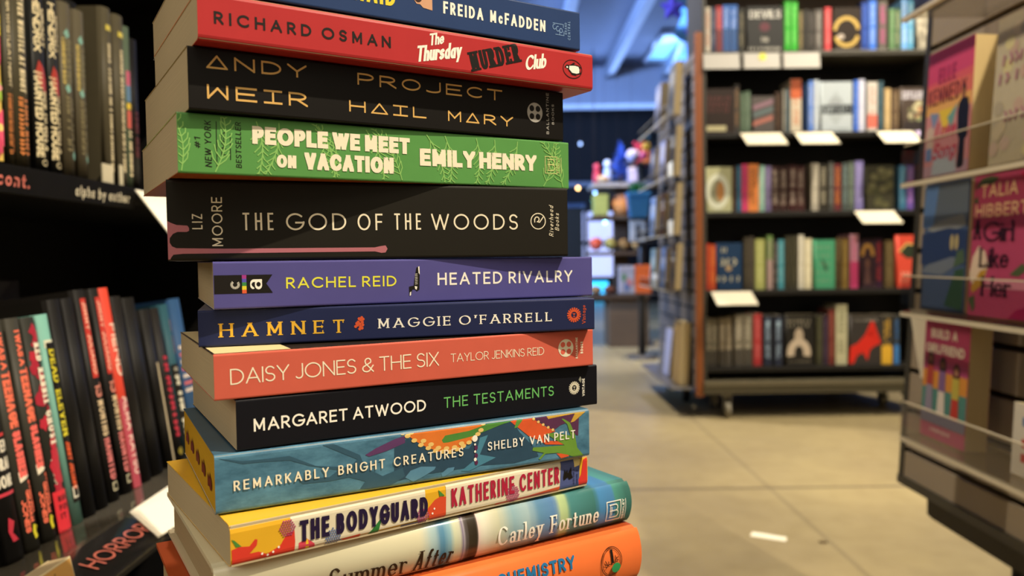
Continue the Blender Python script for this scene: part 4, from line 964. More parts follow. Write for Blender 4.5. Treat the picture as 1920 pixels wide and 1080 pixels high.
for i, (y0, t, lab) in enumerate(((.679, .0225, 'charcoal book with salmon block lettering beside the red ruled black book'), (.7055, .0215, 'charcoal book with salmon block lettering beside the red spotted book'))):
    b = low(y0, t, .214, '38362e', lab)
    bw = dict(weight=.26, space=.04, word=.2)
    txt(b, 'title_lettering', 'I WAS A', .012, .034, t * .30, t * .34, SAL, **bw); txt(b, 'title_lettering', 'TEENAGE', .048, .052, t * .24, t * .52, SAL, **bw); txt(b, 'title_lettering', 'SLASHER', .103, .036, t * .26, t * .52, ink('ee6a60'), **bw)
    b.spine('white_wedge', [[(.140, t * .22), (.146, t * .86), (.150, t * .24)]], ink('e8dcc4'))
    for k, w_ in enumerate(('JONES', 'GRAHAM', 'STEPHEN')): txt(b, 'author_lettering', w_, .150 + .008 * (2 - k), .030, t * (.14 + .25 * k), t * .22, SAL, **bw)
    b.spine('publisher_emblem', [[(.190, t * .5), (.193, t * .8), (.198, t * .62), (.202, t * .74), (.204, t * .5), (.197, t * .42)]], ink('d8cc30'))
b = low(.7285, .0225, .213, '2a2a24', 'black book splashed red with a white title and red label, left of the teal book')
rd = random.Random(5)
for k in range(15):
    cx, cy = .016 + .011 * k, rd.uniform(.005, .018); r = rd.uniform(.006, .011)
    b.spine('red_splash', [[(cx + r * q * math.cos(a), cy + r * .8 * q * math.sin(a)) for a, q in [(2 * math.pi * i / 11, rd.uniform(.45, 1.1)) for i in range(11)]]], ink(rd.choice(['a8283a', 'b82c3c', '8a2030'])), .00001 * k)
b.spine('title_lettering', [[(.026 + a, .0085 + c_) for a, c_ in q] for q in letters('RED RABBIT GHOST', .100, .0105, weight=.22, thin=.13, nib=0, serif=True, space=.16, word=.5)], ink('ece2cc'), .0003)
txt(b, 'author_lettering', 'JEN', .138, .012, .012, .0055, ink('ddd2bc'), weight=.2); txt(b, 'author_lettering', 'JULIAN', .140, .026, .005, .0055, ink('ddd2bc'), weight=.2)
b.spine('publisher_label', box2(.172, .001, .2115, .0215), ink('d8323c'), .0003)
for k, w_ in enumerate(('RUN', 'FOR', 'IT')): b.spine('publisher_label', [[(.1825 + .0085 * k - c_, .005 + a) for a, c_ in q] for q in letters(w_, .012 if k < 2 else .007, .0055, weight=.24, space=.12)], ink('4a141a'), .00034)
b = low(.7525, .0205, .214, '74a89a', 'teal book with a black title panel and yellow capitals on the lower shelf')
b.spine('title_panel', box2(.026, .0035, .034, .0185), ink('d8d8c0')); b.spine('title_panel', box2(.029, .005, .192, .0175), BLACKI, .00005)
b.spine('title_lettering', [[(.036 + a, .0068 + c_) for a, c_ in q] for q in letters('DEAD ELEVEN', .088, .0095, weight=.22, thin=.14, nib=0, serif=True, space=.16, word=.6)], ink('d8cc34'), .0001)
b.spine('author_lettering', [[(.130 + a, .0075 + c_) for a, c_ in q] for q in letters('JIMMY JULIANO', .046, .0075, weight=.2, space=.1, word=.4, slant=.2)], ink('d8582c'), .0001)
b.spine('publisher_emblem', [[(.182 + a, .011 + c_) for a, c_ in q] for q in stroke([(-.005, -.004), (.005, -.004), (.005, .004), (-.005, .004), (-.005, -.004)], lambda a: .0016, (0, 0))], ink('e0dcc8'), .0001)
low(.7755, .023, .228, '12100e', 'plain black book directly right of the teal book')
low(.8005, .022, .228, '0f0d0c', 'plain black book left of the red boxed author name')
for i, (y0, t, lab) in enumerate(((.8255, .0215, 'black book with a red author box, nearer of the two on the lower shelf'), (.856, .0205, 'black book with a red author box, directly left of the bright red book'))):
    b = low(y0, t, .236, '171513', lab)
    b.spine('author_panel', box2(.010, .0055, .098, .0165), ink('c0392f'))
    b.spine('author_lettering', [[(.014 + a, .0075 + c_) for a, c_ in q] for q in letters('JIMMY JULIANO', .080, .0072, weight=.2, space=.16, word=.5)], ink('f0b8a0'), .0001)
    for tx, l0, ln, c_ in (('13', .104, .016, 'd88a78'), ('MONTHS', .123, .040, 'd0b894'), ('HAUNTED', .166, .046, 'd87a78')):
        pass
        b.spine('title_lettering', [[(l0 + a, .0055 + c2) for a, c2 in q] for q in letters(tx, ln, .0115, weight=.17, space=.1)], ink(c_), .0001)
    b.spine('publisher_emblem', [[(.220 + a, .011 + c_) for a, c_ in q] for q in stroke([(-.004, -.004), (.004, -.004), (.004, .004), (-.004, .004), (-.004, -.004)], lambda a: .0014, (0, 0))], ink('c8c0a0'), .0001)
b = low(.8775, .0195, .236, 'c8402e', 'bright red book with white lettering on the lower shelf')
b.spine('red_fade', box2(.13, .0005, .2355, .019), ink('b04a58'))
b.spine('title_lettering', [[(.042 + a, .005 + c_) for a, c_ in q] for q in letters('FIEND', .062, .0105, weight=.2, space=.2)], ink('f4d8c4'), .0001)
b.spine('author_lettering', [[(.128 + a, .005 + c_) for a, c_ in q] for q in letters('ALMA KATSU', .092, .0095, weight=.17, space=.14, word=.5)], ink('e8ccc0'), .0001)
low(.900, .024, .225, '151210', 'black book right of the bright red book'); low(.927, .030, .222, '100e0c', 'black book left of the one with a white stripe')
b = low(.967, .024, .205, '12100e', 'black book with a cream stripe down its spine')
b.spine('cream_stripe', box2(.070, .012, .2045, .0175), ink('c8b898'))
b = low(.995, .022, .205, '1d1a18', 'black book with dark red lettering next to the cream striped one')
scr(b, 'title_lettering', .066, .115, .004, .015, 1, ink('b02c40'), 66, .3); b.spine('publisher_emblem', disc(.192, .010, .005, .005), ink('8a7c30'))
b = low(1.022, .022, .208, '27505c', 'teal and black book with white lettering partly hidden by the tall stack')
b.spine('title_panel', box2(.082, .0005, .2075, .0215), BLACKI); scr(b, 'title_lettering', .088, .11, .004, .014, 1, ink('d0ccb8'), 67, .34); scr(b, 'author_lettering', .02, .05, .012, .006, 1, ink('a87878'), 68, .3)
b = low(1.052, .034, .214, '2c4f78', 'blue book with pink and white lines behind the tall stack')
for k in range(7): b.spine('spine_artwork', box2(.066 + .010 * k, .003, .071 + .010 * k, .030), ink('b86068' if k % 2 else 'c8bcb4'))
hb = Book('hardcover_book', 'face', .262, .17, .022, (-.608, .80, slope(-.608) + .004), gloss('14110f'), gloss('16120f', .6), gloss('14110f'), 'a8987a', True, math.pi / 2, -math.radians(2))
tag(hb.root, 'black book with thin grey capitals standing face out behind the lower shelf row', 'book', GL)
hb.cover('title_lettering', [[(.035 + a, .212 + c_) for a, c_ in q] for q in letters('MONTHS HAUNTED', .125, .016, weight=.12, space=.12, word=.3)], ink('a89c84'))
hb.cover('author_lettering', [[(.07 + a, .200 + c_) for a, c_ in q] for q in scribble(.09, .007, 1, .2, 5)], ink('4a4030'), 0)
# cream book lying face up below the section sign
qb = Book('paperback', 'face', .222, .128, .018, (-.315, .492, .2965), gloss('e8d8a8'), gloss('ecdcae', .5), gloss('e0cc98'), 'b09c78', False, math.pi / 2, -math.radians(12), .002)
tag(qb.root, 'cream book with an orange banner standing face out in front of the section sign', 'book')
qb.cover('banner', box2(.001, .203, .127, .2205), ink('dca858')); qb.cover('banner_lettering', [[(.060 + a, .2075 + c_) for a, c_ in q] for q in letters('QUINN', .045, .009, weight=.13, thin=.07, nib=5, serif=True, space=.2)], ink('8a6a30'), .0001)

# ------------------------------------------------------------------ dark bookcase across the aisle
CX, CY, CW = .874, 3.55, 1.07                # left edge, front, width
DK = mat('1a1815', .55, .3, .2, 25); DKE = mat('3d3a32', .45, .4, .1, 30); WOODO = mat('8a4d24', .45, .4, .25, 6, stretch=(1, 1, 14))
SZ = {1: EYE + .923, 2: EYE + .557, 3: EYE + .198, 4: EYE - .161, 5: EYE - .515}
bc = empty('bookcase', (CX, CY, 0)); tag(bc, 'tall dark bookcase on casters filled with books across the aisle', 'bookcase')
def bcp(name, x0, x1, y0, y1, z0, z1, mt, bev=.002):
    m = MB(); m.box(x0, x1, y0, y1, z0, z1, mt, bev); return m.build(name, bc)
bcp('side_panel', 0, .018, 0, .30, .11, 2.15, DKE); bcp('side_panel', CW - .018, CW, 0, .30, .11, 2.15, DKE)
bcp('edge_board', -.030, 0, -.004, .022, .10, 1.76, WOODO)
bcp('back_panel', .018, CW - .018, .285, .30, .20, 1.66, DK); bcp('back_panel', .018, CW - .018, .285, .30, 1.66, 2.15, mat('5c4f45', .6, .3, .15, 8, stretch=(1, 1, 10)))
for k, z in SZ.items(): bcp('shelf', .018, CW - .018, .004, .285, z - .024, z, DK if k > 1 else DKE)
bcp('shelf', .018, CW - .018, .004, .285, 2.05, 2.075, DKE)
bcp('base_rail', 0, CW, -.012, .30, .113, .175, mat('55503f', .4, .4, .1, 30)); bcp('base_rail', 0, CW, -.02, .0, .150, .175, mat('6a6350', .4, .4, .1, 30))
CAST = mat('6a6456', .4, .5, .2, 30)
for x, y in ((.115, .03), (CW - .12, .03), (.115, .27), (CW - .12, .27)):
    m = MB()
    m.box(x - .022, x + .022, y - .012, y + .012, .09, .113, CAST, .002)
    m.prism([(-.024, .095), (-.010, .095), (-.004, .036), (-.016, .036)], lambda a, b_, d: (x + d, y + a, b_), -.017, -.013, CAST)
    m.prism([(-.024, .095), (-.010, .095), (-.004, .036), (-.016, .036)], lambda a, b_, d: (x + d, y + a, b_), .013, .017, CAST)
    cst = m.build('caster', bc)
    m = MB(); m.tube([(x - .011, y - .010, .037), (x + .011, y - .010, .037)], .037, mat('8a8474', .5, .4, .1, 30), 18); m.build('wheel', cst)
ROWS = {
1:[(5, 27, 205, 's', 'c9bfae', 'b4603c', 'tan'), (35, 24, 205, 's', '2b3550', '8a8fa8', 'navy'), (62, 29, 210, 's', 'a8343a', 'd98a8a', 'red'), (96, 34, 215, 's', '2f66b8', 'bcd0ff', 'cobalt blue'), (132, 34, 215, 's', '2f66b8', 'bcd0ff', 'cobalt blue'), (174, 27, 200, 's', '2a2a26', '8d8568', 'black'), (206, 173, 205, 'f', '30302f', 'devils', 'black'), (384, 29, 229, 's', '2fa02c', '8be07a', 'bright green'), (415, 29, 225, 's', '36a832', '8be07a', 'bright green'), (450, 17, 185, 's', '6a6248', 'b09a68', 'olive'), (472, 22, 190, 's', '2c2a28', '4c4a46', 'charcoal'), (496, 22, 185, 's', '302e2d', '77706c', 'charcoal'), (523, 34, 190, 's', '5a5552', 'a8a29c', 'grey'), (567, 29, 198, 's', 'c8454b', 'e08a88', 'coral red'), (601, 129, 195, 'f', '2a2018', 'ring', 'dark brown'), (735, 32, 220, 's', '1f3f8c', '4a6ccc', 'royal blue'), (769, 34, 229, 's', '3d6fd0', 'a8c4f4', 'sky blue'), (811, 41, 225, 's', '5b5650', 'c0508c', 'grey'), (862, 24, 188, 's', '5b7f56', '88a480', 'sage green'), (889, 24, 188, 's', '3f5b40', 'b9c29c', 'dark green'), (918, 24, 234, 's', '6fa8e8', 'd6e6ff', 'pale blue'), (945, 27, 225, 's', '4d92b8', 'b8d4e0', 'teal blue'), (982, 78, 178, 'f', '8f897a', 'marble', 'grey')],
2:[(9, 134, 203, 'f', '2c211c', 'faint', 'dark brown'), (152, 24, 222, 's', '3b3734', 'a07a50', 'charcoal'), (182, 22, 185, 's', '4f6350', '7a8c78', 'grey green'), (206, 22, 190, 's', '5a6e5c', '8a9c88', 'grey green'), (233, 102, 166, 'f', '56504e', 'pastel', 'dusky'), (340, 29, 185, 's', '3a2a20', '5c4636', 'brown'), (375, 15, 195, 's', '7b7870', 'a8a498', 'grey'), (392, 15, 200, 's', '3f5560', '6a8490', 'slate'), (411, 51, 242, 's', 'c8bda8', 'c0683c', 'cream and orange'), (494, 22, 234, 's', '5f86d8', 'c8d8ff', 'cornflower blue'), (519, 22, 237, 's', 'b8c4d0', 'e8eef4', 'silver blue'), (543, 149, 227, 'f', 'b4bfc6', 'starside', 'silver'), (702, 20, 234, 's', '3f6fd8', '88aaff', 'bright blue'), (724, 27, 237, 's', 'c8cbe0', 'eeeef8', 'lavender white'), (763, 46, 225, 's', 'c8c4bc', 'd87868', 'white'), (814, 22, 229, 's', '35505c', '6a8894', 'dark teal'), (841, 29, 195, 's', 'b89e70', 'e0c89c', 'tan'), (875, 15, 190, 's', '5c4a3c', 'a8906c', 'brown'), (892, 15, 190, 's', '66523f', 'a8906c', 'brown'), (911, 122, 198, 'f', '4a3f38', 'floral', 'brown')],
3:[(2, 122, 205, 'f', 'b4b48c', 'oval', 'sage'), (129, 22, 207, 's', '3d2a1c', '5c4030', 'dark brown'), (153, 22, 212, 's', '2c6080', '5088a8', 'teal blue'), (178, 29, 217, 's', 'd04070', '903060', 'hot pink'), (209, 49, 217, 's', 'e08848', '804828', 'orange'), (263, 27, 210, 's', '88b0a0', 'b8d0c4', 'mint'), (292, 29, 207, 's', '6c6088', '9890b4', 'dusty purple'), (324, 34, 205, 's', '38201f', 'c8b8a8', 'maroon'), (361, 37, 205, 's', '38201f', 'b8a898', 'maroon'), (405, 34, 210, 's', '401f20', 'c8b8a8', 'maroon'), (441, 37, 205, 's', '401f20', 'b8a898', 'maroon'), (507, 34, 217, 's', 'aaa394', 'd8d2c0', 'pale grey'), (544, 37, 212, 's', '34312a', 'b8b098', 'black'), (588, 22, 222, 's', '4a4b48', '9a9c98', 'grey'), (612, 32, 212, 's', '6a3034', 'd88838', 'maroon'), (649, 27, 217, 's', '4c5654', '88a0a0', 'slate grey'), (678, 27, 222, 's', '566058', '8ca090', 'grey green'), (707, 39, 225, 's', '8078b0', 'a8a0d0', 'lavender'), (751, 134, 205, 'f', '3c3a2c', 'moss', 'dark olive'), (910, 34, 203, 's', '3a6c8c', '6898b0', 'steel blue'), (946, 32, 203, 's', '6850a0', 'c890d0', 'purple')],
4:[(-2, 20, 215, 's', 'b83420', 'e07038', 'red'), (20, 27, 210, 's', 'c0502c', 'e89048', 'orange red'), (52, 120, 217, 'f', '1f3a5c', 'script', 'navy'), (198, 22, 242, 's', '403a30', '6a6250', 'dark brown'), (222, 22, 244, 's', '48423a', '6a6250', 'dark brown'), (249, 44, 232, 's', 'a8ac68', 'c4c88c', 'pale lime'), (303, 27, 249, 's', '6c8a50', 'c0a8a0', 'green'), (335, 17, 229, 's', '3a3838', 'b0a0a0', 'charcoal'), (354, 29, 229, 's', '4890a0', '88c0cc', 'turquoise'), (388, 24, 246, 's', '38362a', '58553f', 'dark olive'), (415, 24, 246, 's', '3c3a2c', '58553f', 'dark olive'), (447, 27, 249, 's', 'd0ccbc', 'f0ecdc', 'white'), (476, 34, 232, 's', 'd8d0b0', 'f4f0d8', 'cream'), (515, 100, 225, 'f', '4a9a74', 'creature', 'green'), (620, 27, 234, 's', '54452c', '80704c', 'brown'), (649, 29, 229, 's', '94783c', 'c0a868', 'mustard'), (686, 39, 249, 's', 'd8a0b8', 'e04088', 'pale pink'), (730, 71, 225, 'f', '3a2730', 'arch', 'plum'), (803, 32, 229, 's', '3c2238', 'c83828', 'dark purple'), (847, 41, 220, 's', '5c4c30', '7c6c48', 'brown'), (896, 81, 242, 'f', 'd84e3c', 'eye', 'coral')],
5:[(-4, 27, 222, 's', '77705f', 'c4baa2', 'grey cream'), (38, 27, 220, 's', '6c6658', 'b4aa94', 'grey cream'), (84, 24, 222, 's', '857a68', 'c8bca4', 'grey cream'), (113, 27, 227, 's', '857a68', 'c8bca4', 'grey cream'), (153, 41, 237, 's', '7a7466', 'd0c8b4', 'grey cream'), (196, 39, 237, 's', '7a7466', 'd0c8b4', 'grey cream'), (240, 39, 242, 's', 'a83438', 'd87878', 'red'), (289, 37, 232, 's', '2b3144', 'a8c0d8', 'dark navy'), (338, 37, 232, 's', '2b3144', 'a8c0d8', 'dark navy'), (384, 137, 237, 'f', '24221f', 'figure', 'black'), (533, 27, 227, 's', '40402f', '606048', 'dark olive'), (563, 24, 232, 's', '38283c', '584460', 'dark purple'), (589, 27, 261, 's', '70302c', 'b06858', 'red brown'), (621, 54, 278, 's', 'c0bd9c', '6a6a50', 'birch white'), (680, 149, 232, 'f', '3a3634', 'bird', 'charcoal'), (833, 51, 227, 's', '3c3a36', 'e0b038', 'charcoal and yellow'), (890, 27, 227, 's', '30363c', '3f7cc0', 'charcoal and blue')],
}
ORD = ['first', 'second', 'third', 'fourth', 'fifth', 'sixth', 'seventh', 'eighth', 'ninth', 'tenth', 'eleventh', 'twelfth', 'thirteenth', 'fourteenth', 'fifteenth', 'sixteenth', 'seventeenth', 'eighteenth', 'nineteenth', 'twentieth', 'twenty-first', 'twenty-second', 'twenty-third', 'twenty-fourth']
SHN = {1: 'top', 2: 'second', 3: 'third', 4: 'fourth', 5: 'bottom'}
FACE_WORDS = {'devils': 'with silver title capitals', 'ring': 'with a golden ring', 'faint': 'with faint red print', 'pastel': 'with pastel diagonal shapes', 'starside': 'with a grey diamond and title', 'floral': 'with flowers and pale script', 'oval': 'with a white oval portrait',
 'moss': 'with mossy leaves', 'script': 'with cream script', 'creature': 'with a small dark creature', 'arch': 'with a gold arch and figure', 'eye': 'with a dark leaf shape', 'figure': 'with a pale figure', 'bird': 'with a red bird wing', 'marble': 'with marbled texture'}
def cover_art(b, kind):
    W, H = b.W, b.L; c = b.cover
    def tx(t, x, y, w_, h_, col, **k): c('title_lettering', [[(x + a, y + d) for a, d in q] for q in letters(t, w_, h_, **k)], ink(col), .0002)
    def sc_(x, y, w_, h_, rows, col, seed=1, wt=.22): c('small_print', [[(x + a, y + d) for a, d in q] for q in scribble(w_, h_, rows, wt, seed)], ink(col), .0002)
    if kind == 'devils':
        tx('DEVILS', W * .10, H * .74, W * .82, H * .17, 'd4d2ca', weight=.2, thin=.1, nib=0, serif=True, space=.08)
        c('red_disc', disc(W * .5, H * .55, W * .14, H * .10), ink('5a2430')); tx('THE', W * .40, H * .22, W * .2, H * .10, 'b8b4a8', weight=.2, space=.1); sc_(W * .08, H * .03, W * .84, H * .09, 1, 'bcb8ac')
    elif kind == 'ring':
        for a0, a1 in ((15, 175), (205, 340)):
            c('gold_ring', sum([stroke([(W * .5 + W * .36 * math.cos(math.radians(a)), H * .44 + H * .27 * math.sin(math.radians(a))), (W * .5 + W * .48 * math.cos(math.radians(a)), H * .44 + H * .36 * math.sin(math.radians(a)))], lambda z: .008, (0, 0)) for a in range(a0, a1, 7)], []), ink('c8a858'))
        c('pale_moon', disc(W * .3, H * .33, W * .12, H * .06), ink('b8aca0'))
    elif kind == 'faint': sc_(W * .1, H * .45, W * .8, H * .4, 3, '5c2c28'); c('pale_strip', box2(W * .05, H * .05, W * .72, H * .17), ink('b8b088'))
    elif kind == 'pastel':
        for y, c_ in ((.62, '8a6a78'), (.42, '5a6a6c'), (.18, 'a8685c')): c('diagonal_shape', [[(W * .05, H * y), (W * .95, H * (y + .18)), (W * .95, H * (y + .30)), (W * .05, H * (y + .12))]], ink(c_))
    elif kind == 'starside':
        c('grey_diamond', [[(W * .5, H * .12), (W * .88, H * .46), (W * .5, H * .82), (W * .12, H * .46)]], ink('a6b0b6')); c('grey_diamond', disc(W * .5, H * .58, W * .2, H * .12), ink('9aa2a8'), .0001)
        tx('STARSIDE', W * .06, H * .36, W * .88, H * .18, '2c3236', weight=.26, thin=.16, nib=0, serif=True, space=.06); sc_(W * .3, H * .03, W * .6, H * .05, 1, '50565a')
    elif kind == 'floral':
        sc_(W * .08, H * .72, W * .9, H * .2, 2, 'd8d4e0', 4, .3); rd = random.Random(3)
        for k in range(12): c('flower_picture', disc(W * rd.uniform(.2, .95), H * rd.uniform(.25, .66), W * .10, H * .06, 9), ink(rd.choice(['8a9068', 'c09068', '6c6a50', 'b8b08c'])), .00004 * k)
        c('dark_band', box2(W * .15, H * .04, W * .98, H * .22), ink('332c2c'), .0006)
    elif kind == 'oval':
        c('oval_frame', disc(W * .46, H * .46, W * .44, H * .40, 30), ink('d8dcc8')); c('oval_portrait', disc(W * .46, H * .46, W * .29, H * .27, 26), ink('98987c'), .0001); c('oval_portrait', disc(W * .56, H * .46, W * .15, H * .22, 20), ink('b88048'), .0002)
    elif kind in ('moss', 'marble'):
        rd = random.Random(6)
        for k in range(16): c('leaf_picture', disc(W * rd.uniform(.1, .9), H * rd.uniform(.08, .9), W * .14, H * .08, 9), ink(rd.choice(['5a583a', '48482e', '6c6848'] if kind == 'moss' else ['a49e8c', '7c7668', 'b8b09c'])), .00004 * k)
    elif kind == 'script':
        for x0, y0, w_, h_ in ((.2, .78, .4, .14), (.1, .5, .8, .2), (.05, .16, .85, .16)): sc_(W * x0, H * y0, W * w_, H * h_, 1, 'b8b49c', int(y0 * 10), .22)
        c('small_disc', disc(W * .48, H * .46, W * .12, H * .06), ink('a8906c'), .0003)
    elif kind == 'creature':
        for k in range(5): sc_(W * .1, H * (.12 + .17 * k), W * .75, H * .10, 1, '7c9c80', k, .16)
        c('creature_picture', [[(W * .35, H * .62), (W * .5, H * .56), (W * .62, H * .44), (W * .72, H * .44), (W * .55, H * .36), (W * .48, H * .48)]], ink('2c3c30'), .0005)
    elif kind == 'arch':
        c('gold_arch', stroke(arc(W * .5, H * .66, W * .34, H * .22, 0, 180, 12), lambda z: .016, (0, 0)), ink('b88840')); c('figure_picture', disc(W * .5, H * .5, W * .13, H * .10), ink('7a5444')); c('figure_picture', [[(W * .3, H * .1), (W * .7, H * .1), (W * .58, H * .44), (W * .42, H * .44)]], ink('6c4c48'), .0001)
    elif kind == 'eye':
        c('dark_leaf', [[(W * .2, H * .68), (W * .6, H * .82), (W * .98, H * .80), (W * .98, H * .56), (W * .6, H * .56)]], ink('2e3828')); c('dark_leaf', stroke([(W * .18, H * .68), (W * .6, H * .84), (W * .98, H * .82)], lambda z: .008, (0, 0)), ink('d8b868'), .0001); sc_(W * .3, H * .08, W * .66, H * .24, 2, 'f0a890')
    elif kind == 'figure':
        c('figure_picture', disc(W * .48, H * .58, W * .15, H * .15), ink('b8a894')); c('figure_picture', stroke(arc(W * .48, H * .24, W * .28, H * .22, -15, 195, 16), lambda z: .034, (0, 0)), ink('c8b8a4'), .0001); sc_(W * .1, H * .74, W * .8, H * .18, 2, '8a8474'); sc_(W * .1, H * .05, W * .8, H * .06, 1, '7a7466')
    elif kind == 'bird':
        q = []
        for k in range(9): q += stroke([(W * .28, H * .22 + H * .02 * k), (W * .55, H * (.34 + .03 * k)), (W * (.99 - .03 * k), H * (.46 + .05 * k))], lambda z: .016, (0, 0))
        c('red_bird', q, ink('d82c20')); c('red_bird', [[(0, H * .02), (W * .15, H * .02), (W * .36, H * .34), (W * .58, H * .08), (W * .66, H * .3), (W * .9, H * .42), (W * .6, H * .6), (W * .3, H * .44), (W * .05, H * .36)]], ink('d82c20'), .0002); sc_(W * .2, H * .86, W * .7, H * .06, 1, 'a8a498')
for r, items in ROWS.items():
    z = SZ[r] + .0006
    px_ = 0.0
    for i, it in enumerate(items):
        x, w_, h, kd, c1, c2, word = it
        x = max(x / 1000, .0195, px_ + .0006); w_ = w_ / 1000; h = h / 1000; w_ = min(w_, CW - .0205 - x); px_ = x + w_; x += CX
        side = 'from left, ' + SHN[r] + ' shelf of the dark bookcase'
        if kd == 's':
            b = Book('paperback', 'up', h, .135, w_ - .0008, (x, CY + .028, z), gloss(c1, .45), gloss(c1, .5), gloss(c1, .5), 'b8ad94', False, radius=.002)
            lab = '%s book spine, %s %s' % (word, ORD[i], side)
            t = w_ - .0008; n_ = 1 if t < .02 else 2
            pr = [[(h * .08 + a, t * .2 + d) for a, d in q] for q in scribble(h * .42, t * .6, n_, .26, i + 40 * r)]
            b.spine('spine_lettering', pr, ink(c2)); b.spine('spine_lettering', [[(h * .56 + a, t * .2 + d) for a, d in q] for q in scribble(h * .30, t * .6, n_, .26, i + 40 * r + 7)], ink(c2))
            if word in ('red', 'cobalt blue', 'cream and orange') and r < 3: b.spine('spine_panel', box2(h * (.5 if r == 1 else .0), 0, h * (1 if r == 1 else .36), t), ink({'red': '74262a', 'cobalt blue': '24508c'}.get(word, 'c0603a')), .0001)
            if word == 'dark navy': b.spine('pale_disc', disc(h * .17, t * .5, .014, .0065), ink('a8c4dc'), .0001)
            if word == 'pale pink': b.spine('pink_panel', box2(h * .5, 0, h, t), ink('d84880'), .0001)
            if word == 'white' and r == 2: b.spine('coral_panel', box2(h * .66, 0, h * .93, t), ink('d87060'), .0001)
            if word in ('charcoal and yellow', 'charcoal and blue'): b.spine('colour_panel', box2(h * .62, 0, h, t), ink(c2), .0001)
            if word == 'grey cream': b.spine('navy_panel', box2(h * .66, 0, h, t), ink('4a4640'), .0001)
            if word == 'green': b.spine('pink_panel', box2(h * .45, 0, h, t), ink('a8908c'), .0001)
        else:
            b = Book('hardcover_book', 'face', h, w_ - .001, .026, (x, CY + .024, z), gloss(c1, .45), gloss(c1, .45), gloss(c1, .5), 'b8ad94', True)
            cover_art(b, c2)
            lab = '%s face-out book %s, %s shelf of the dark bookcase' % (word, FACE_WORDS[c2], SHN[r])
        tag(b.root, lab, 'book', 'books on the %s shelf of the dark bookcase' % SHN[r])
# shelf tags
TAG = mat('b9b6b0', .6, .3, .04, 12); TAGC = mat('dcd4bc', .6, .3, .04, 12)
def shelf_tag(x0, x1, z, label, tilt, col, hgt=.075, dxs=.0):
    o = empty('shelf_tag', (CX + x0, CY - .004, z)); tag(o, label, 'shelf label', 'white labels on the dark bookcase')
    w_ = x1 - x0; m = MB(); s_, c_ = math.sin(tilt), math.cos(tilt)
    V = [(0, 0, 0), (w_, 0, 0), (w_ + dxs, -hgt * s_, -hgt * c_), (dxs, -hgt * s_, -hgt * c_)]
    m.mesh([Vector(v) for v in V] + [Vector(v) + Vector((0, -.0012 * c_, .0012 * s_)) for v in V], [(0, 1, 2, 3), (4, 5, 6, 7), (0, 1, 5, 4), (1, 2, 6, 5), (2, 3, 7, 6), (3, 0, 4, 7)], col)
    m.build('card', o)
    m = MB(); m.box(.0, w_, -.003, .002, -.002, .004, DKE); m.build('clip', o)
    return o
z1 = SZ[1] - .008
shelf_tag(.004, .168, z1, 'first white label from the left hanging below the top shelf of the dark bookcase', .12, TAG)
t2 = shelf_tag(.186, .350, z1, 'white label with a yellow sticker below the top shelf of the dark bookcase', .12, TAG)
m = MB(); m.fill([(.085 + .017 * math.cos(a), -.0066, -.022 + .017 * math.sin(a)) for a in [2 * math.pi * k / 24 for k in range(24)]], mat('ece25c', .4, .4, .05, 20)); m.fill([(.085 + .010 * math.cos(math.radians(a)), -.0070, -.022 + .010 * math.sin(math.radians(a))) for a in (200, 240, 270, 300, 340, 320, 270, 220)], ink('b89a3c')); m.build('yellow_sticker', t2)
shelf_tag(.366, .530, z1, 'third white label from the left hanging below the top shelf of the dark bookcase', .12, TAG)
for x0, x1, k, lab, cc in ((.170, .352, 2, 'white label jutting below the dusky pastel face-out book on the second shelf', TAGC), (.414, .585, 2, 'white label jutting below the silver face-out book on the second shelf', TAGC), (.786, .950, 2, 'white label jutting below the tan and brown spines on the second shelf', TAGC), (.962, 1.04, 2, 'lavender leaflet jutting below the flower covered book on the second shelf', mat('b8a8d0', .6, .3, .1, 60)),
                       (.688, .868, 3, 'white label jutting below the lavender spine on the third shelf', TAGC), (.034, .218, 4, 'white label jutting below the navy face-out book on the fourth shelf', TAGC)):
    shelf_tag(x0, x1, SZ[k] - .004, lab, .75, cc, .082, .018)

# slatwall gondola behind the bookcase: its long side faces the aisle
SLAT = mat('77706a', .5, .3, .08, 5); GROOVE = mat('2c2824', .7, .2, .1, 20); ALU = mat('8a8784', .35, .5, .05, 40, metal=.6)
gd = empty('slatwall_gondola', (CX - .012, 3.88, 0)); tag(gd, 'grey slatwall display unit running back behind the dark bookcase', 'display unit')
def slatwall(name, parent, fn, length, z0, z1, pitch=.076, gap=.010, th=.016):
    """planks stacked up a wall; fn(a, d, z): a along, d out of the wall"""
    m = MB()
    def bx(a0, a1, d0, d1, q0, q1, mt):
        V = [fn(a, d, z) for z in (q0, q1) for d in (d0, d1) for a in (a0, a1)]
        m.mesh(V, [(0, 2, 3, 1), (4, 5, 7, 6), (0, 1, 5, 4), (2, 6, 7, 3), (0, 4, 6, 2), (1, 3, 7, 5)], mt)
    bx(0, length, -.006, 0, z0, z1, GROOVE)
    z = z0
    while z < z1 - .02:
        bx(0, length, 0, th, z, min(z + pitch - gap, z1), SLAT); z += pitch
    return m.build(name, parent)
m = MB(); m.box(.008, 1.0, 0, .57, .13, 1.68, DK, .003); m.build('body', gd)
slatwall('slat_panel', gd, lambda a, d, z: (.0 - d + .002, -.29 + a, z), 1.88 - 1.0, .13, 1.68)
m = MB(); m.box(-.02, 1.0, 0, .57, .09, .13, DKE, .003); m.build('base_rail', gd)
for x, y in ((.03, .10), (.03, .50), (.95, .50)):
    m = MB(); m.tube([(x, y, .09), (x, y, 0)], .02, mat('1a1816', .5, .3, .1, 20), 12); m.build('leg', gd)
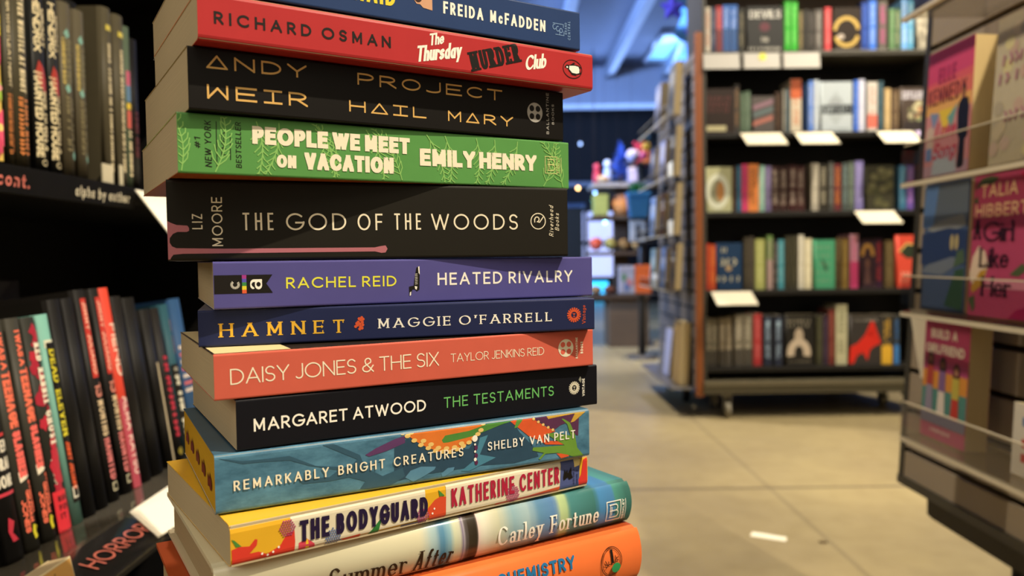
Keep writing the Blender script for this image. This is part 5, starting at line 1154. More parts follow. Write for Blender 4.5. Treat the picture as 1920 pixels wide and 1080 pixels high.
def tray(name, x, y, z, length, depth, lip, label, face=-1, ends=True):
    """clear tray hung on a wall that faces -x: floor, front lip and end"""
    o = empty(name, (x, y, z)); tag(o, label, 'display tray')
    m = MB(); m.box(-depth, 0, 0, length, 0, .003, ACRYLIC); m.build('tray_floor', o)
    m = MB(); m.box(-depth - .003, -depth, 0, length, 0, lip, ACRYLIC); m.build('front_lip', o)
    m = MB(); m.box(-depth - .004, -depth + .001, 0, length, -.003, .003, ACRYLIC_EDGE); m.build('front_edge', o)
    m = MB(); m.box(-depth - .0035, -depth - .0005, 0, length, lip, lip + .0015, ACRYLIC_EDGE); m.build('lip_edge', o)
    return o
GT = {1: (1.405, 'highest'), 2: (1.12, 'second'), 3: (.845, 'third'), 4: (.585, 'lowest')}
for k, (z, wd) in GT.items():
    tray('acrylic_shelf', CX - .030, 3.64, z, .81, .11, .045, '%s clear shelf on the aisle side of the grey slatwall unit' % wd)
def faceout(x, y, z, W, H, T, c1, label, art=None, lean=0.0, hard=False, pages='d0bd92', grp=None, rz=-math.pi / 2):
    b = Book('hardcover_book' if hard else 'paperback', 'face', H, W, T, (x, y, z + T * math.sin(lean) + .0004), gloss(c1, .4), gloss(c1, .4), gloss(c1, .45), pages, hard, rz, -lean)
    tag(b.root, label, 'book', grp); return b
SIDE = [(1, 3.80, .14, .25, .035, '6c6860', 'grey'), (1, 4.16, .15, .23, .04, '8a8894', 'lilac grey'), (2, 3.79, .14, .235, .030, '4a4238', 'brown'), (2, 4.04, .14, .21, .03, 'a8a4b4', 'silver'), (2, 4.32, .14, .21, .03, '5c5a64', 'slate'),
        (3, 3.80, .14, .245, .032, '54483c', 'dark tan'), (3, 4.05, .14, .22, .025, '5a3c28', 'russet'), (3, 4.32, .14, .22, .025, '98a8c0', 'pale blue'),
        (4, 3.79, .14, .22, .03, '5c4c3c', 'umber'), (4, 4.04, .14, .20, .03, '7c8ca8', 'steel'), (4, 4.32, .14, .20, .03, '96a8a0', 'pale green')]
for k, y, W, H, T, c1, wd in SIDE:
    b = faceout(CX - .108, y, GT[k][0] + .0035, W, H, T, c1, '%s face-out book on the %s clear shelf of the grey slatwall unit' % (wd, GT[k][1]), lean=.06, grp='books on the grey slatwall unit')
    b.cover('title_lettering', [[(W * .12 + a, H * .6 + d) for a, d in q] for q in scribble(W * .76, H * .25, 2, .22, int(y * 50))], ink('d8d0c0')); b.cover('cover_picture', disc(W * .5, H * .32, W * .3, H * .18), ink('3c3832'))
for k, y in ((2, 3.70), (3, 3.70), (4, 4.12)):
    m = MB(); m.box(-.001, .001, -.05, .05, 0, .07, WP); m.box(-.001, .014, -.05, .05, 0, .002, WP); o = m.build('price_card', None, (CX - .115, y, GT[k][0] + .0032)); tag(o, 'small white card at the front of the %s clear shelf of the grey slatwall unit' % GT[k][1], 'price card')
m = MB(); m.box(-.125, -.02, -.28, .57, .125, .133, ALU, .002); m.build('foot_ledge', gd)
# packs stood on the foot ledge
b = faceout(CX - .092, 3.80, .135, .15, .30, .045, 'b09058', 'tall tan box leaning on the foot of the grey slatwall unit', lean=.05, grp='books on the grey slatwall unit')
b = faceout(CX - .085, 4.08, .135, .16, .24, .02, 'b8bcd8', 'pale lilac sheet pack leaning on the foot of the grey slatwall unit', lean=.1, grp='books on the grey slatwall unit')

# ------------------------------------------------------------------ slatwall stand on the right
TILTR = .058                                 # the face leans back
Z_B = .312
def RF(a, d, z):                             # a from the far end towards the lens, d out of the face
    return (.758 + (z - Z_B) * TILTR - d, 1.47 - a, z)
SLAT = mat('968875', .5, .3, .07, 5); GROOVE = mat('3a2c1e', .7, .2, .1, 20)
rs = empty('slatwall_stand', (.80, 1.0, 0)); tag(rs, 'beige slatwall stand with clear trays close on the right', 'display stand')
def RL(p): return (p[0] - .80, p[1] - 1.0, p[2])
slatwall('slat_panel', rs, lambda a, d, z: RL(RF(a, d, z)), 1.15, Z_B - .006, 1.30, .0755, .011, .014)
IRON = mat('3a362c', .45, .4, .1, 30)
m = MB()
for a0, a1 in ((-.016, .0), (1.15, 1.166)):
    V = [RL(RF(a, d, z)) for z in (Z_B, 1.31) for d in (-.03, .016) for a in (a0, a1)]
    m.mesh(V, [(0, 2, 3, 1), (4, 5, 7, 6), (0, 1, 5, 4), (2, 6, 7, 3), (0, 4, 6, 2), (1, 3, 7, 5)], IRON)
V = [RL(RF(a, d, z)) for z in (Z_B - .004, Z_B + .012) for d in (-.03, .018) for a in (-.016, 1.166)]
m.mesh(V, [(0, 2, 3, 1), (4, 5, 7, 6), (0, 1, 5, 4), (2, 6, 7, 3), (0, 4, 6, 2), (1, 3, 7, 5)], IRON)
m.build('frame', rs)
m = MB(); m.prism([(-.46, .27), (-.46, .31), (.68, .31), (.68, .252), (.66, .249), (-.40, .249)], lambda a, b_, d: (d, a - .22, b_), -.015, .34, mat('332d22', .55, .3, .15, 30)); m.build('base', rs)
for y in (.25, -.45):
    for x in (.03, .30):
        m = MB(); m.tube([(x, y, .25), (x, y, .075)], .016, IRON, 10); m.tube([(x - .014, y, .04), (x + .014, y, .04)], .04, mat('1c1a17', .5, .3, .1, 20), 16); m.build('leg', rs)
def rtray(z, label, y0=.60, y1=1.302):
    back = .758 + (z - Z_B) * TILTR - .015
    o = empty('acrylic_tray', (back, y0, z)); tag(o, label, 'display tray')
    L_, dp, lip = y1 - y0, back - .655, .060
    m = MB(); m.box(-dp, 0, 0, L_, 0, .003, ACRYLIC); m.build('tray_floor', o)
    r = .012
    out = [(0, 0), (L_, 0)] + [(L_ - r + r * math.cos(math.radians(a)), lip - r + r * math.sin(math.radians(a))) for a in (0, 30, 60, 90)] + [(0, lip)]
    m = MB(); m.prism(out, lambda a, b_, d: (-dp - d, a, b_), 0, .003, ACRYLIC); m.build('front_lip', o)
    m = MB(); m.box(-dp - .0035, -dp + .004, 0, L_, -.007, .0, ACRYLIC_EDGE); m.build('front_edge', o)
    m = MB(); m.box(-dp, 0, L_ - .003, L_, 0, lip * .9, ACRYLIC); m.build('tray_end', o)
    m = MB(); m.box(-dp - .0036, -dp + .0002, 0, L_ - r, lip, lip + .002, ACRYLIC_EDGE); m.build('lip_edge', o)
    return o
ZT = {0: EYE + .388, 1: EYE + .115, 2: EYE - .099, 3: EYE - .309}
rtray(ZT[0], 'uppermost clear tray on the beige slatwall stand, cut by the frame'); rtray(ZT[1], 'clear tray holding the pink and yellow romance book'); rtray(ZT[2], 'clear tray holding the stormy blue book and the bright pink book'); rtray(ZT[3], 'lowest clear tray holding the pink book with three small figures')
GR_ = 'face-out books on the beige slatwall stand'
def rbook(y_far, z, W, H, T, c1, label, x=.686, lean=.05, **k):
    return faceout(x, y_far, z + .0034, W, H, T, c1, label, lean=lean, grp=GR_, **k)
def L2(b, name, t, x, y, w_, h_, col, lift=.0003, **k): return b.cover(name, [[(x + a, y + d) for a, d in q] for q in letters(t, w_, h_, **k)], ink(col), lift)
# pink and yellow romance
b = rbook(1.2975, ZT[1], .128, .205, .036, 'cc4a70', 'pink and yellow romance book with a man in black on the clear tray', pages='d8c08c')
W, H = b.W, b.L
for y0, y1, c_ in ((.60, .72, 'd87060'), (.50, .60, 'e0a860'), (.0, .50, 'c88888'), (.0, .10, 'b08c98')): b.cover('colour_band', box2(.001, H * y0, W - .001, H * y1), ink(c_), .00004 if y1 < .2 else 0)
b.cover('colour_band', [[(.001, H * .72), (W - .001, H * .72), (W - .001, H * .78), (.001, H * .75)]], ink('d45c62'))
L2(b, 'author_lettering', 'ELLE', W * .26, H * .73, W * .38, H * .125, '9a2c50', weight=.17, space=.14); L2(b, 'author_lettering', 'KENNEDY', W * .05, H * .57, W * .83, H * .135, '7a3430', weight=.15, space=.1)
for i, (pts, c_) in enumerate((([(.1, .52), (.2, .38), (.32, .50)], '7a8cae'), ([(.3, .52), (.45, .32), (.62, .52)], 'e0c040'), ([(.5, .45), (.6, .34), (.72, .54)], '6c9a94'), ([(.25, .2), (.7, .22), (.75, .02), (.2, .02)], 'a8b0b8'))): b.cover('cover_picture', [[(W * x, H * y) for x, y in pts]], ink(c_), .0001 + .00003 * i)
L2(b, 'title_lettering', 'Love', W * .24, H * .30, W * .44, H * .13, 'b8344c', weight=.16, slant=.3, space=.05); L2(b, 'title_lettering', 'Song', W * .20, H * .14, W * .50, H * .13, 'b8344c', weight=.16, slant=.3, space=.05)
man = MB()
def ff(pts, mt, lift): man.fill([(W * x, -.0002 - lift, H * y) for x, y in pts], mt)
ff([(.74, .53), (.80, .565), (.93, .555), (.96, .48), (.95, .27), (.90, .25), (.90, .06), (.84, .04), (.76, .05), (.78, .26), (.74, .30), (.72, .46)], ink('1c1c20'), .0004)
ff([(.80, .56), (.79, .62), (.84, .65), (.88, .62), (.87, .56)], ink('8a5a40'), .0005); ff([(.79, .615), (.80, .655), (.86, .66), (.885, .62), (.86, .635), (.82, .635)], ink('201814'), .0006)
o = man.build('printed_figure', b.root)
b.cover('printed_figure', disc(W * .13, H * .36, W * .09, H * .05) + [[(W * .05, H * .30), (W * .22, H * .30), (W * .20, H * .18), (W * .06, H * .18)]], ink('c8b0a0'), .0004); b.cover('printed_figure', box2(W * .05, H * .14, W * .19, H * .24), ink('6c84b0'), .0005)
# pale flower book nearer on the same tray
b = rbook(1.128, ZT[1], .125, .212, .014, 'b8ac90', 'pale flower patterned book leaning beside the pink and yellow romance', x=.690, lean=.07, pages='e0c898')
W, H = b.W, b.L; rd = random.Random(9)
for k in range(26): b.cover('flower_picture', disc(W * rd.uniform(.08, .92), H * rd.uniform(.05, .95), W * .09, H * .05, 9), ink(rd.choice(['c4b494', 'b89c88', 'c8bc88', 'a89c84', 'c0a894'])), .00003 * k)
for k, y in enumerate((.66, .54, .28)): b.cover('title_lettering', [[(W * .1 + a, H * y + d) for a, d in q] for q in scribble(W * .8, H * .10, 1, .2, k)], ink('a8747c'), .0010)
# stormy blue
b = rbook(1.2975, ZT[2], .128, .206, .030, '4a5a78', 'stormy blue and grey book on the clear tray beside the bright pink one', hard=True, pages='ecd9a8', x=.680)
W, H = b.W, b.L
for i, (pts, c_) in enumerate((([(0, .66), (.5, .62), (1, .70), (1, .98), (0, .98)], '6c7888'), ([(.05, .98), (.0, .66), (.25, .64), (.35, .98)], '6a90cc'), ([(.1, .64), (.5, .58), (.98, .66), (.9, .74), (.4, .70)], '8a8e90'), ([(0, .36), (1, .36), (1, .62), (.6, .64), (0, .60)], '2c3c60'), ([(0, .30), (.5, .28), (1, .40), (.7, .42), (.2, .36)], '6c7480'), ([(.6, .05), (.98, .02), (.98, .34), (.8, .32)], '34503c'), ([(.75, .34), (.98, .38), (.95, .48), (.82, .46)], '4c6048'))): b.cover('storm_picture', [[(W * x, H * y) for x, y in pts]], ink(c_), .00004 * i)
for x in (.70, .80): b.cover('storm_picture', disc(W * x, H * .53, W * .04, H * .06), ink('b0a070'), .0005)
# bright pink
b = rbook(1.165, ZT[2], .134, .206, .022, 'ac4464', 'bright pink book with cream author name and black title on the clear tray', x=.684, pages='d8c08c')
W, H = b.W, b.L
L2(b, 'author_lettering', 'TALIA', W * .14, H * .84, W * .62, H * .095, 'e8bc94', weight=.17, space=.18); L2(b, 'author_lettering', 'HIBBERT', W * .06, H * .70, W * .88, H * .095, 'e8bc94', weight=.17, space=.18)
tk = dict(weight=.18, thin=.08, nib=8, serif=True, space=.06)
for t_, x, y, w_ in (('A', .05, .55, .13), ('Girl', .22, .53, .52), ('Like', .18, .35, .5), ('Her', .24, .15, .5)): L2(b, 'title_lettering', t_, W * x, H * y, W * w_, H * .135, '2a1420', lift=.0008, **tk)
b.cover('petal_picture', [[(W * x, H * y) for x, y in ((0, .28), (.05, .42), (.15, .50), (.27, .46), (.34, .36), (.26, .24), (.1, .19))]], ink('d8c0a8')); b.cover('petal_picture', [[(W * x, H * y) for x, y in ((.04, .2), (.2, .32), (.32, .34), (.24, .22), (.08, .16))]], ink('b88a30'), .0001)
b.cover('pale_band', box2(W * .3, H * .20, W * .98, H * .265), ink('d8889c'), .00008)
for i, pts in enumerate((((.02, .90), (.14, .98), (.30, .99), (.45, .97), (.34, .93), (.14, .93)), ((.0, .82), (.08, .86), (.1, .80)), ((.7, .30), (.9, .38), (.98, .34), (.85, .29)), ((.0, .12), (.12, .15), (.14, .06), (.1, .02)), ((.08, .62), (.16, .64), (.14, .57)))): b.cover('leaf_picture', [[(W * x, H * y) for x, y in pts]], ink('4c5838'), .0002)
b.cover('petal_picture', [[(W * x, H * y) for x, y in ((.7, .0), (.98, .0), (.98, .09), (.85, .07))]], ink('9a1c4c'), .0003); b.cover('petal_picture', [[(W * x, H * y) for x, y in ((.78, .98), (.98, .98), (.98, .86))]], ink('c42858'), .0003)
# pink book with three figures
b = rbook(1.2975, ZT[3], .128, .205, .034, 'b04468', 'pink book with three small figures on the lowest clear tray', pages='b09c74', x=.684)
W, H = b.W, b.L
for y0, y1, c_ in ((.40, .54, 'cc8838'), (.20, .40, '4c8078'), (.12, .22, '6c6880'), (.54, .62, 'a84470')): b.cover('colour_band', box2(.001, H * y0, W - .001, H * y1), ink(c_), 0)
L2(b, 'title_lettering', 'BUILD A', W * .16, H * .80, W * .58, H * .075, 'e8d8c8', weight=.22, space=.1); L2(b, 'title_lettering', 'GIRLFRIEND', W * .05, H * .68, W * .86, H * .075, 'e8d8c8', weight=.22, space=.06)
b.cover('author_lettering', [[(W * .24 + a, H * .06 + d) for a, d in q] for q in letters('JEN DUGAN', W * .44, H * .03, weight=.2)][:0] or [[(W * .24 + a, H * .055 + d) for a, d in q] for q in scribble(W * .44, H * .035, 1, .26, 3)], ink('e0c8c0'), .0003)
def small_figure(cx, hair, top, skirt, skin, y0):
    b.cover('printed_figure', [[(W * (cx - .075), H * (y0 + .20)), (W * (cx + .075), H * (y0 + .20)), (W * (cx + .07), H * (y0 + .36)), (W * cx, H * (y0 + .40)), (W * (cx - .07), H * (y0 + .36))]], ink(hair), .0003)
    b.cover('printed_figure', disc(W * cx, H * (y0 + .33), W * .042, H * .032, 12), ink(skin), .0004)
    b.cover('printed_figure', [[(W * (cx - .08), H * (y0 + .12)), (W * (cx + .08), H * (y0 + .12)), (W * (cx + .07), H * (y0 + .28)), (W * (cx - .07), H * (y0 + .28))]], ink(top), .0005)
    b.cover('printed_figure', [[(W * (cx - .09), H * (y0 - .10)), (W * (cx + .09), H * (y0 - .10)), (W * (cx + .07), H * (y0 + .12)), (W * (cx - .07), H * (y0 + .12))]], ink(skirt), .0006)
small_figure(.18, '3c201c', 'a84038', '8c8498', '8a5a44', .30); small_figure(.46, '241614', '7c5c88', 'd8ccc0', '7a4c38', .27); small_figure(.76, '4c2820', 'b8a848', 'b83a30', 'b07c60', .24)
b.cover('colour_band', box2(.001, H * .12, W - .001, H * .20), ink('6c6880'), .0008)
b = rbook(1.060, ZT[3], .13, .098, .020, 'd0c8b8', 'small white and red book at the near end of the lowest clear tray', x=.684, pages='d8c8a0')
for k, (y, c_) in enumerate(((.7, '4c6ca0'), (.4, 'b83a34'), (.2, 'b83a34'))): b.cover('cover_picture', box2(.02, b.L * y, .10, b.L * (y + .12)), ink(c_))
# white card hanging behind the trays at the far end
m = MB(); m.prism([(0, .118), (.030, .118), (.029, .022), (.022, 0), (.018, 0)], lambda a, c_, d: (a, d, c_), 0, .0015, mat('ece6d0', .6, .3, .04, 12)); o = m.build('paper_tag', None, (.690, 1.345, EYE - .2165)); o.rotation_euler = (0, 0, -.7); tag(o, 'narrow white paper tag hanging at the far end of the beige slatwall stand', 'paper tag')

# ------------------------------------------------------------------ gift displays far down the aisle
BRN_ = mat('43301f', .6, .3, .25, 6, stretch=(1, 1, 8)); BRN2 = mat('5c4833', .6, .3, .25, 6)
dt = empty('display_tower', (.93, 6.5, 0)); tag(dt, 'brown tiered display tower of gifts far down the aisle', 'display tower')
def dtp(name, x0, x1, y0, y1, z0, z1, mt, bev=.004):
    m = MB(); m.box(x0, x1, y0, y1, z0, z1, mt, bev); return m.build(name, dt)
dtp('crate', -.13, .20, -.10, .25, 0, .40, BRN2); dtp('post', -.05, .07, .14, .25, .40, 1.32, BRN_)
dtp('tier', -.32, .20, -.14, .28, .40, .43, BRN_); dtp('tier', -.30, .16, -.12, .26, .76, .79, BRN_); dtp('tier', -.26, .20, -.12, .26, 1.06, 1.09, BRN_); dtp('tier', -.26, .20, -.12, .26, 1.32, 1.355, mat('8a8078', .6, .3, .1, 9))
def lump(name, c, r, hexc, label, cat, grp=None, lmp=.35, seed=1, n=12):
    m = MB(); m.ball((0, 0, r[2] * (1 + lmp * .5)), r[0], r[1], r[2], mat(hexc, .9, .1, .25, 40, bump=.3), n, lmp, seed); o = m.build(name, None, c); tag(o, label, cat, grp); return o
def boxy(name, c, s_, hexc, label, cat, grp=None, lid=None):
    r = empty(name, c); tag(r, label, cat, grp)
    m = MB(); m.box(-s_[0] / 2, s_[0] / 2, -s_[1] / 2, s_[1] / 2, 0, s_[2], mat(hexc, .6, .3, .15, 20), .004); m.build('box', r)
    m = MB(); m.box(-s_[0] / 2 - .002, s_[0] / 2 + .002, -s_[1] / 2 - .002, s_[1] / 2 + .002, s_[2] * .82, s_[2] + .003, mat(lid or hexc, .6, .3, .25, 14), .003); m.build('lid', r)
    return r
G3 = 'gifts on the brown display tower'
for i, (x, r, c_, w_) in enumerate(((-.235, .05, '8a6a48', 'tan'), (-.12, .05, '5a3424', 'brown'), (.0 - .005, .045, 'c0a888', 'cream'), (.115, .045, 'b8a888', 'pale'))): lump('plush_toy', (.93 + x, 6.44, .431), (r, r, r * .7), c_, '%s plush shape on the lowest tier of the brown display tower' % w_, 'plush toy', G3, .4, i)
for i, (x, r, c_, w_) in enumerate(((-.23, .05, 'b04a34', 'red'), (-.11, .05, '8a7c40', 'mustard'), (.0, .045, '7c5c34', 'brown'), (.105, .042, '9a7a4c', 'tan'))): lump('plush_toy', (.93 + x, 6.44, .791), (r, r, r * 1.0), c_, '%s plush shape on the second tier of the brown display tower' % w_, 'plush toy', G3, .5, 10 + i)
boxy('gift_box', (.93 - .19, 6.46, 1.091), (.12, .12, .17), '8a8a44', 'olive green gift box on the third tier of the brown display tower', 'box', G3)
m = empty('wicker_basket', (.93, 6.48, 1.091)); tag(m, 'orange brown basket on the third tier of the brown display tower', 'basket', G3)
q = MB(); q.lathe([(.06, 0), (.085, .04), (.095, .12), (.088, .125), (.078, .05), (.055, .01)], (0, 0, 0), mat('a86a34', .8, .2, .4, 60, stretch=(1, 1, 4)), 20); q.build('body', m)
q = MB(); q.ball((0, 0, .13), .08, .08, .05, mat('8a5a3c', .9, .1, .3, 40), 12, .3, 3); q.build('filling', m)
boxy('gift_box', (.93 + .157, 6.46, 1.091), (.08, .10, .16), 'b8a0a8', 'dusty pink gift box on the third tier of the brown display tower', 'box', G3)
top = 1.356
r = empty('figurine', (.93 - .21, 6.52, top)); tag(r, 'small red figurine on top of the brown display tower', 'figurine', G3)
q = MB(); q.lathe([(.028, 0), (.032, .05), (.026, .10), (.018, .12)], (0, 0, 0), mat('a82434', .5, .4, .1, 20), 16); q.build('body', r); q = MB(); q.ball((0, 0, .145), .026, .026, .03, mat('b83848', .5, .4, .1, 20)); q.build('head', r)
r = empty('figurine', (.93 - .12, 6.52, top)); tag(r, 'pale blue figurine on top of the brown display tower', 'figurine', G3)
q = MB(); q.lathe([(.03, 0), (.035, .06), (.028, .12), (.016, .14)], (0, 0, 0), mat('98a8d0', .5, .4, .1, 20), 16); q.build('body', r); q = MB(); q.ball((0, 0, .17), .03, .03, .034, mat('b8c4e0', .5, .4, .1, 20)); q.build('head', r)
lump('plush_toy', (.93 - .165, 6.43, top), (.05, .05, .03), 'b89870', 'flat tan plush toy on top of the brown display tower', 'plush toy', G3, .3, 21)
r = empty('tinsel_tree', (.93 + .01, 6.635, top)); tag(r, 'small blue tinsel tree on top of the brown display tower', 'ornament', G3)
q = MB(); q.tube([(0, 0, 0), (0, 0, .10)], .012, BRN_, 8); q.build('trunk', r)
q = MB(); rd = random.Random(3)
for k in range(150):
    z = .06 + .30 * rd.random(); rr = .13 * (1 - (z - .06) / .34); a = rd.random() * 6.28; q.tube([(0, 0, z), (rr * math.cos(a), rr * math.sin(a), z - .02 + .05 * rd.random())], .004, mat('3a5cc0', .25, .6, .3, 80), 4, .001)
q.build('branches', r)
boxy('gift_box', (.93 + .10, 6.40, top), (.12, .12, .12), 'a898a8', 'patterned lilac gift box on top of the brown display tower', 'box', G3, 'c0a8a0')
r = empty('plush_bear', (.93 + .13, 6.38, top + .125)); tag(r, 'dark red plush bear sitting on the patterned lilac gift box', 'plush toy', G3)
RB = mat('8a2434', .95, .1, .2, 60, bump=.3)
q = MB(); q.ball((0, 0, .06), .06, .05, .065, RB, 14, .1, 1); q.build('body', r); q = MB(); q.ball((0, -.005, .15), .048, .045, .045, RB, 14, .1, 2); q.build('head', r)
for s_ in (-1, 1):
    q = MB(); q.ball((s_ * .04, 0, .19), .018, .012, .018, RB, 10); q.build('ear', r); q = MB(); q.ball((s_ * .06, -.02, .09), .02, .02, .045, mat('a83c44', .95, .1, .2, 60), 10); q.build('arm', r); q = MB(); q.ball((s_ * .035, -.06, .02), .024, .045, .02, RB, 10); q.build('leg', r)

# rack on a round foot in front of it
rk = empty('floor_rack', (.955, 5.7, 0)); tag(rk, 'thin dark floor rack on a round foot hung with cards and a pot', 'rack')
q = MB(); q.lathe([(.115, 0), (.115, .012), (.10, .022), (.03, .03)], (0, 0, 0), mat('4c463e', .4, .4, .1, 20), 28); q.build('foot', rk)
q = MB(); q.tube([(0, 0, .02), (0, 0, 1.44)], .028, mat('2c261f', .5, .4, .1, 20), 14); q.build('pole', rk)
for z, x0, x1 in ((.47, -.19, .10), (.85, -.14, .08), (1.02, -.17, .09), (1.42, -.12, .08)):
    q = MB(); q.box(x0, x1, -.075, .0, z, z + .008, mat('3a342c', .5, .4, .1, 20), .002); q.build('shelf', rk)
GK = 'goods on the dark floor rack'
r = boxy('card_box', (.835, 5.66, .479), (.115, .035, .20), '9a9498', 'grey picture box left of the orange box on the floor rack', 'box', GK, '9a9498')
q = MB()
for k, (x, z, c_) in enumerate(((-.02, .12, '5c7c5c'), (.02, .08, 'b87068'), (.0, .05, '5c6c8c'))): q.fill([(x + .02 * math.cos(a), -.0195 - .0002 * k, z + .03 * math.sin(a)) for a in [.5 * i for i in range(12)]], ink(c_))
q.build('printed_picture', r)
boxy('card_box', (.957, 5.66, .479), (.115, .035, .205), 'cc5c24', 'plain orange box on the floor rack', 'box', GK)
r = boxy('card_box', (.92, 5.66, .859), (.11, .03, .15), 'b8b0a4', 'pale grey card box with a dark figure on the floor rack', 'box', GK, 'b8b0a4')
q = MB(); q.fill([(x, -.0165, z) for x, z in ((-.02, .02), (.02, .02), (.015, .08), (.02, .11), (0, .125), (-.02, .10), (-.012, .07))], ink('4c4844')); q.build('printed_picture', r)
r = empty('potted_plant', (.92, 5.64, 1.029)); tag(r, 'green leafy plant in a square teal pot on the floor rack', 'plant', GK)
q = MB(); P = [(sx * w2, sy * w2, z) for z, w2 in ((0, .058), (.175, .078)) for sx, sy in ((-1, -1), (1, -1), (1, 1), (-1, 1))]
q.mesh(P, [(0, 1, 2, 3), (0, 1, 5, 4), (1, 2, 6, 5), (2, 3, 7, 6), (3, 0, 4, 7)], mat('2c5a74', .4, .4, .1, 20)); q.box(-.08, .08, -.08, -.07, .165, .185, mat('34688a', .4, .4, .1, 20)); q.box(-.08, .08, .07, .08, .165, .185, mat('34688a', .4, .4, .1, 20)); q.box(-.08, -.07, -.07, .07, .165, .185, mat('34688a', .4, .4, .1, 20)); q.box(.07, .08, -.07, .07, .165, .185, mat('34688a', .4, .4, .1, 20)); q.box(-.07, .07, -.07, .07, .15, .16, BRN_); q.build('pot', r)
q = MB(); rd = random.Random(12)
for k in range(70):
    a = rd.random() * 6.28; e_ = rd.uniform(.1, 1.3); ln = rd.uniform(.05, .11); c0 = Vector((rd.uniform(-.03, .03), rd.uniform(-.03, .03), .17))
    d = Vector((math.cos(a) * math.cos(e_), math.sin(a) * math.cos(e_), math.sin(e_))); s_ = d.cross(Vector((0, 0, 1))).normalized() * .018; t_ = c0 + d * ln
    q.fill([c0, c0 + d * ln * .5 + s_, t_, c0 + d * ln * .5 - s_], mat(rd.choice(['2c6a34', '3c8a3c', '1f5a2c']), .5, .4, .1, 30))
q.build('foliage', r)
boxy('card_box', (.985, 5.68, 1.4285), (.05, .05, .14), 'b8602c', 'small orange box on the top shelf of the floor rack', 'box', GK)
r = lump('plush_toy', (.89, 5.66, 1.4285), (.05, .04, .045), 'a89cb0', 'lilac plush toy on the top shelf of the floor rack', 'plush toy', GK, .3, 31)
# rings and ornaments hung from the slatwall unit, blue paper streamer and stars under the ceiling
for i, (x, y, z, c_, w_) in enumerate(((.80, 4.35, 1.36, 'd8b838', 'yellow'), (.78, 4.33, 1.31, 'c04878', 'pink'))): 
    r = empty('bauble', (x - .04, y, z)); tag(r, 'small %s bauble hanging at the corner of the slatwall unit' % w_, 'ornament')
    q = MB(); q.ball((0, 0, 0), .024, .024, .024, mat(c_, .3, .5, .1, 20), 14); q.build('ball', r); q = MB(); q.tube([(0, 0, .022), (0, 0, .085 + .05 * i)], .0015, BRN_, 6); q.build('string', r)
r = empty('paper_streamer', (1.00, 4.45, 3.17)); tag(r, 'pale blue paper streamer hanging from a ceiling beam beside the bookcase', 'streamer')
q = MB(); V = []; N_ = 44
for k in range(N_):
    z = -1.44 * k / (N_ - 1); a = k * .55; wd = .075 + .03 * math.sin(k * .9)
    V += [(-wd * math.cos(a), -wd * math.sin(a) - .02 * math.sin(k), z), (wd * math.cos(a), wd * math.sin(a) - .02 * math.sin(k), z)]
q.mesh(V, [(2 * k, 2 * k + 1, 2 * k + 3, 2 * k + 2) for k in range(N_ - 1)], mat('5a9ae0', .5, .3, .15, 14), True); q.build('ribbon', r)
for i, (x, y, z, s_, w_) in enumerate(((.895, 4.28, 2.10, .075, 'larger'), (1.00, 4.26, 1.955, .055, 'smaller'))):
    r = empty('paper_star', (x, y, z)); tag(r, '%s violet paper star hanging beside the pale blue streamer' % w_, 'ornament')
    q = MB(); V = [(0, -.012, 0), (0, .012, 0)] + [((s_ if k % 2 == 0 else s_ * .55) * math.sin(.628 * k), 0, (s_ if k % 2 == 0 else s_ * .55) * math.cos(.628 * k)) for k in range(10)]
    q.mesh(V, [(0, 2 + k, 2 + (k + 1) % 10) for k in range(10)] + [(1, 2 + k, 2 + (k + 1) % 10) for k in range(10)], mat('3a38b8', .5, .3, .1, 20)); q.build('star', r)
    q = MB(); q.tube([(0, 0, s_), (0, 0, 3.352 - z)], .001, BRN_, 5); q.build('string', r)
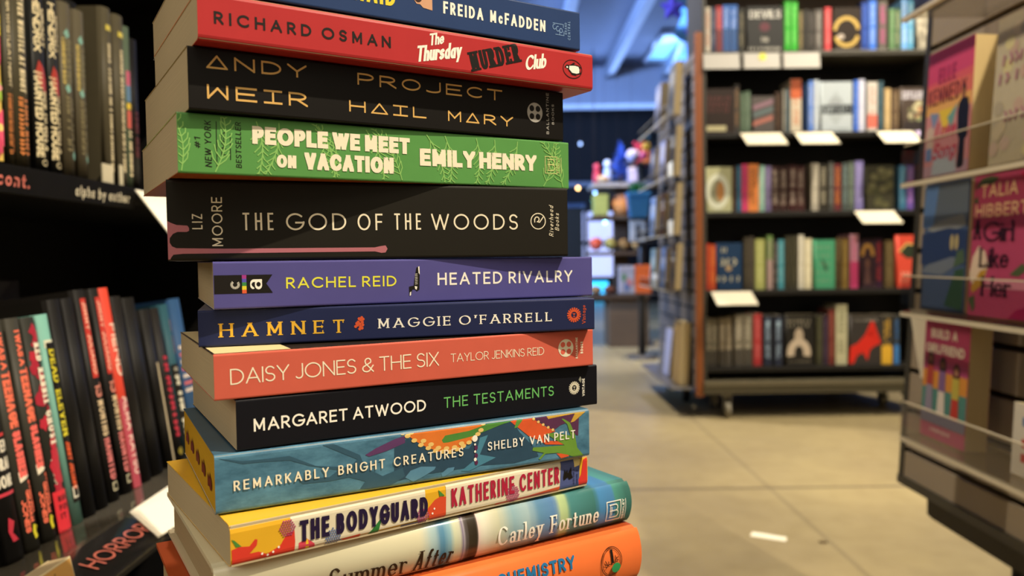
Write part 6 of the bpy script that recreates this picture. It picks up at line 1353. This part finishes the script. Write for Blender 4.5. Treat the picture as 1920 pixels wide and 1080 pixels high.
# dark counter and small lights at the back of the shop
ct = empty('shop_counter', (.72, 10.4, 0)); tag(ct, 'dark service counter at the back of the shop seen past the stack', 'counter')
q = MB(); q.box(-.5, .22, -.2, .3, 0, 1.40, mat('2a2620', .7, .2, .2, 10), .01); q.build('body', ct); q = MB(); q.box(-.52, .25, -.22, .32, 1.40, 1.45, mat('3a4a64', .5, .3, .1, 10), .006); q.build('top', ct)
for i, (x, z, c_, w_, st_) in enumerate(((.83, 1.60, 'ffc880', 'warm', 9), (1.04, 1.66, 'b8d4ff', 'pale blue', 9), (1.06, 1.56, '90c0ff', 'sky blue', 6), (1.05, 1.46, '60f0f0', 'turquoise', 11), (.90, 2.20, 'a8c4f0', 'faint blue', 3), (1.22, 1.20, 'a0f0f0', 'icy', 9), (1.40, 1.30, 'ffd8f0', 'rosy', 9), (1.60, 1.24, 'ffc8f0', 'pink', 7))):
    r = empty('string_light', (x, 9.6 + .1 * i, z)); tag(r, '%s glowing bulb of the string lights at the back of the shop' % w_, 'light bulb')
    q = MB(); q.ball((0, 0, 0), .018, .018, .022, mat(c_, .3, .3, .02, 5, emit=st_), 12); q.build('bulb', r); q = MB(); q.tube([(0, 0, .02), (0, 0, .045)], .008, BRN_, 8); q.tube([(0, 0, .045), (0, 0, 3.352 - z)], .0015, BRN_, 5); q.build('socket', r)
# a scrap of paper on the floor
m = MB(); V = [(-.045, -.010, .0012), (.045, -.014, .0012), (.046, .010, .0035), (-.043, .014, .0040)]
m.mesh([Vector(v) for v in V] + [Vector(v) - Vector((0, 0, .0011)) for v in V], [(0, 1, 2, 3), (4, 5, 6, 7), (0, 1, 5, 4), (1, 2, 6, 5), (2, 3, 7, 6), (3, 0, 4, 7)], mat('f0ead4', .7, .2, .04, 20)); o = m.build('paper_scrap', None, (.672, 2.033, 0)); o.rotation_euler = (0, 0, -.45); tag(o, 'small white scrap of paper lying on the concrete floor', 'paper scrap')
m = MB(); m.ball((0, 0, .002), .012, .009, .002, mat('6a5a40', .8, .2, .2, 60), 10, .3, 4); o = m.build('floor_crumb', None, (.80, 1.99, 0)); tag(o, 'small brown crumb on the floor right of the paper scrap', 'crumb')
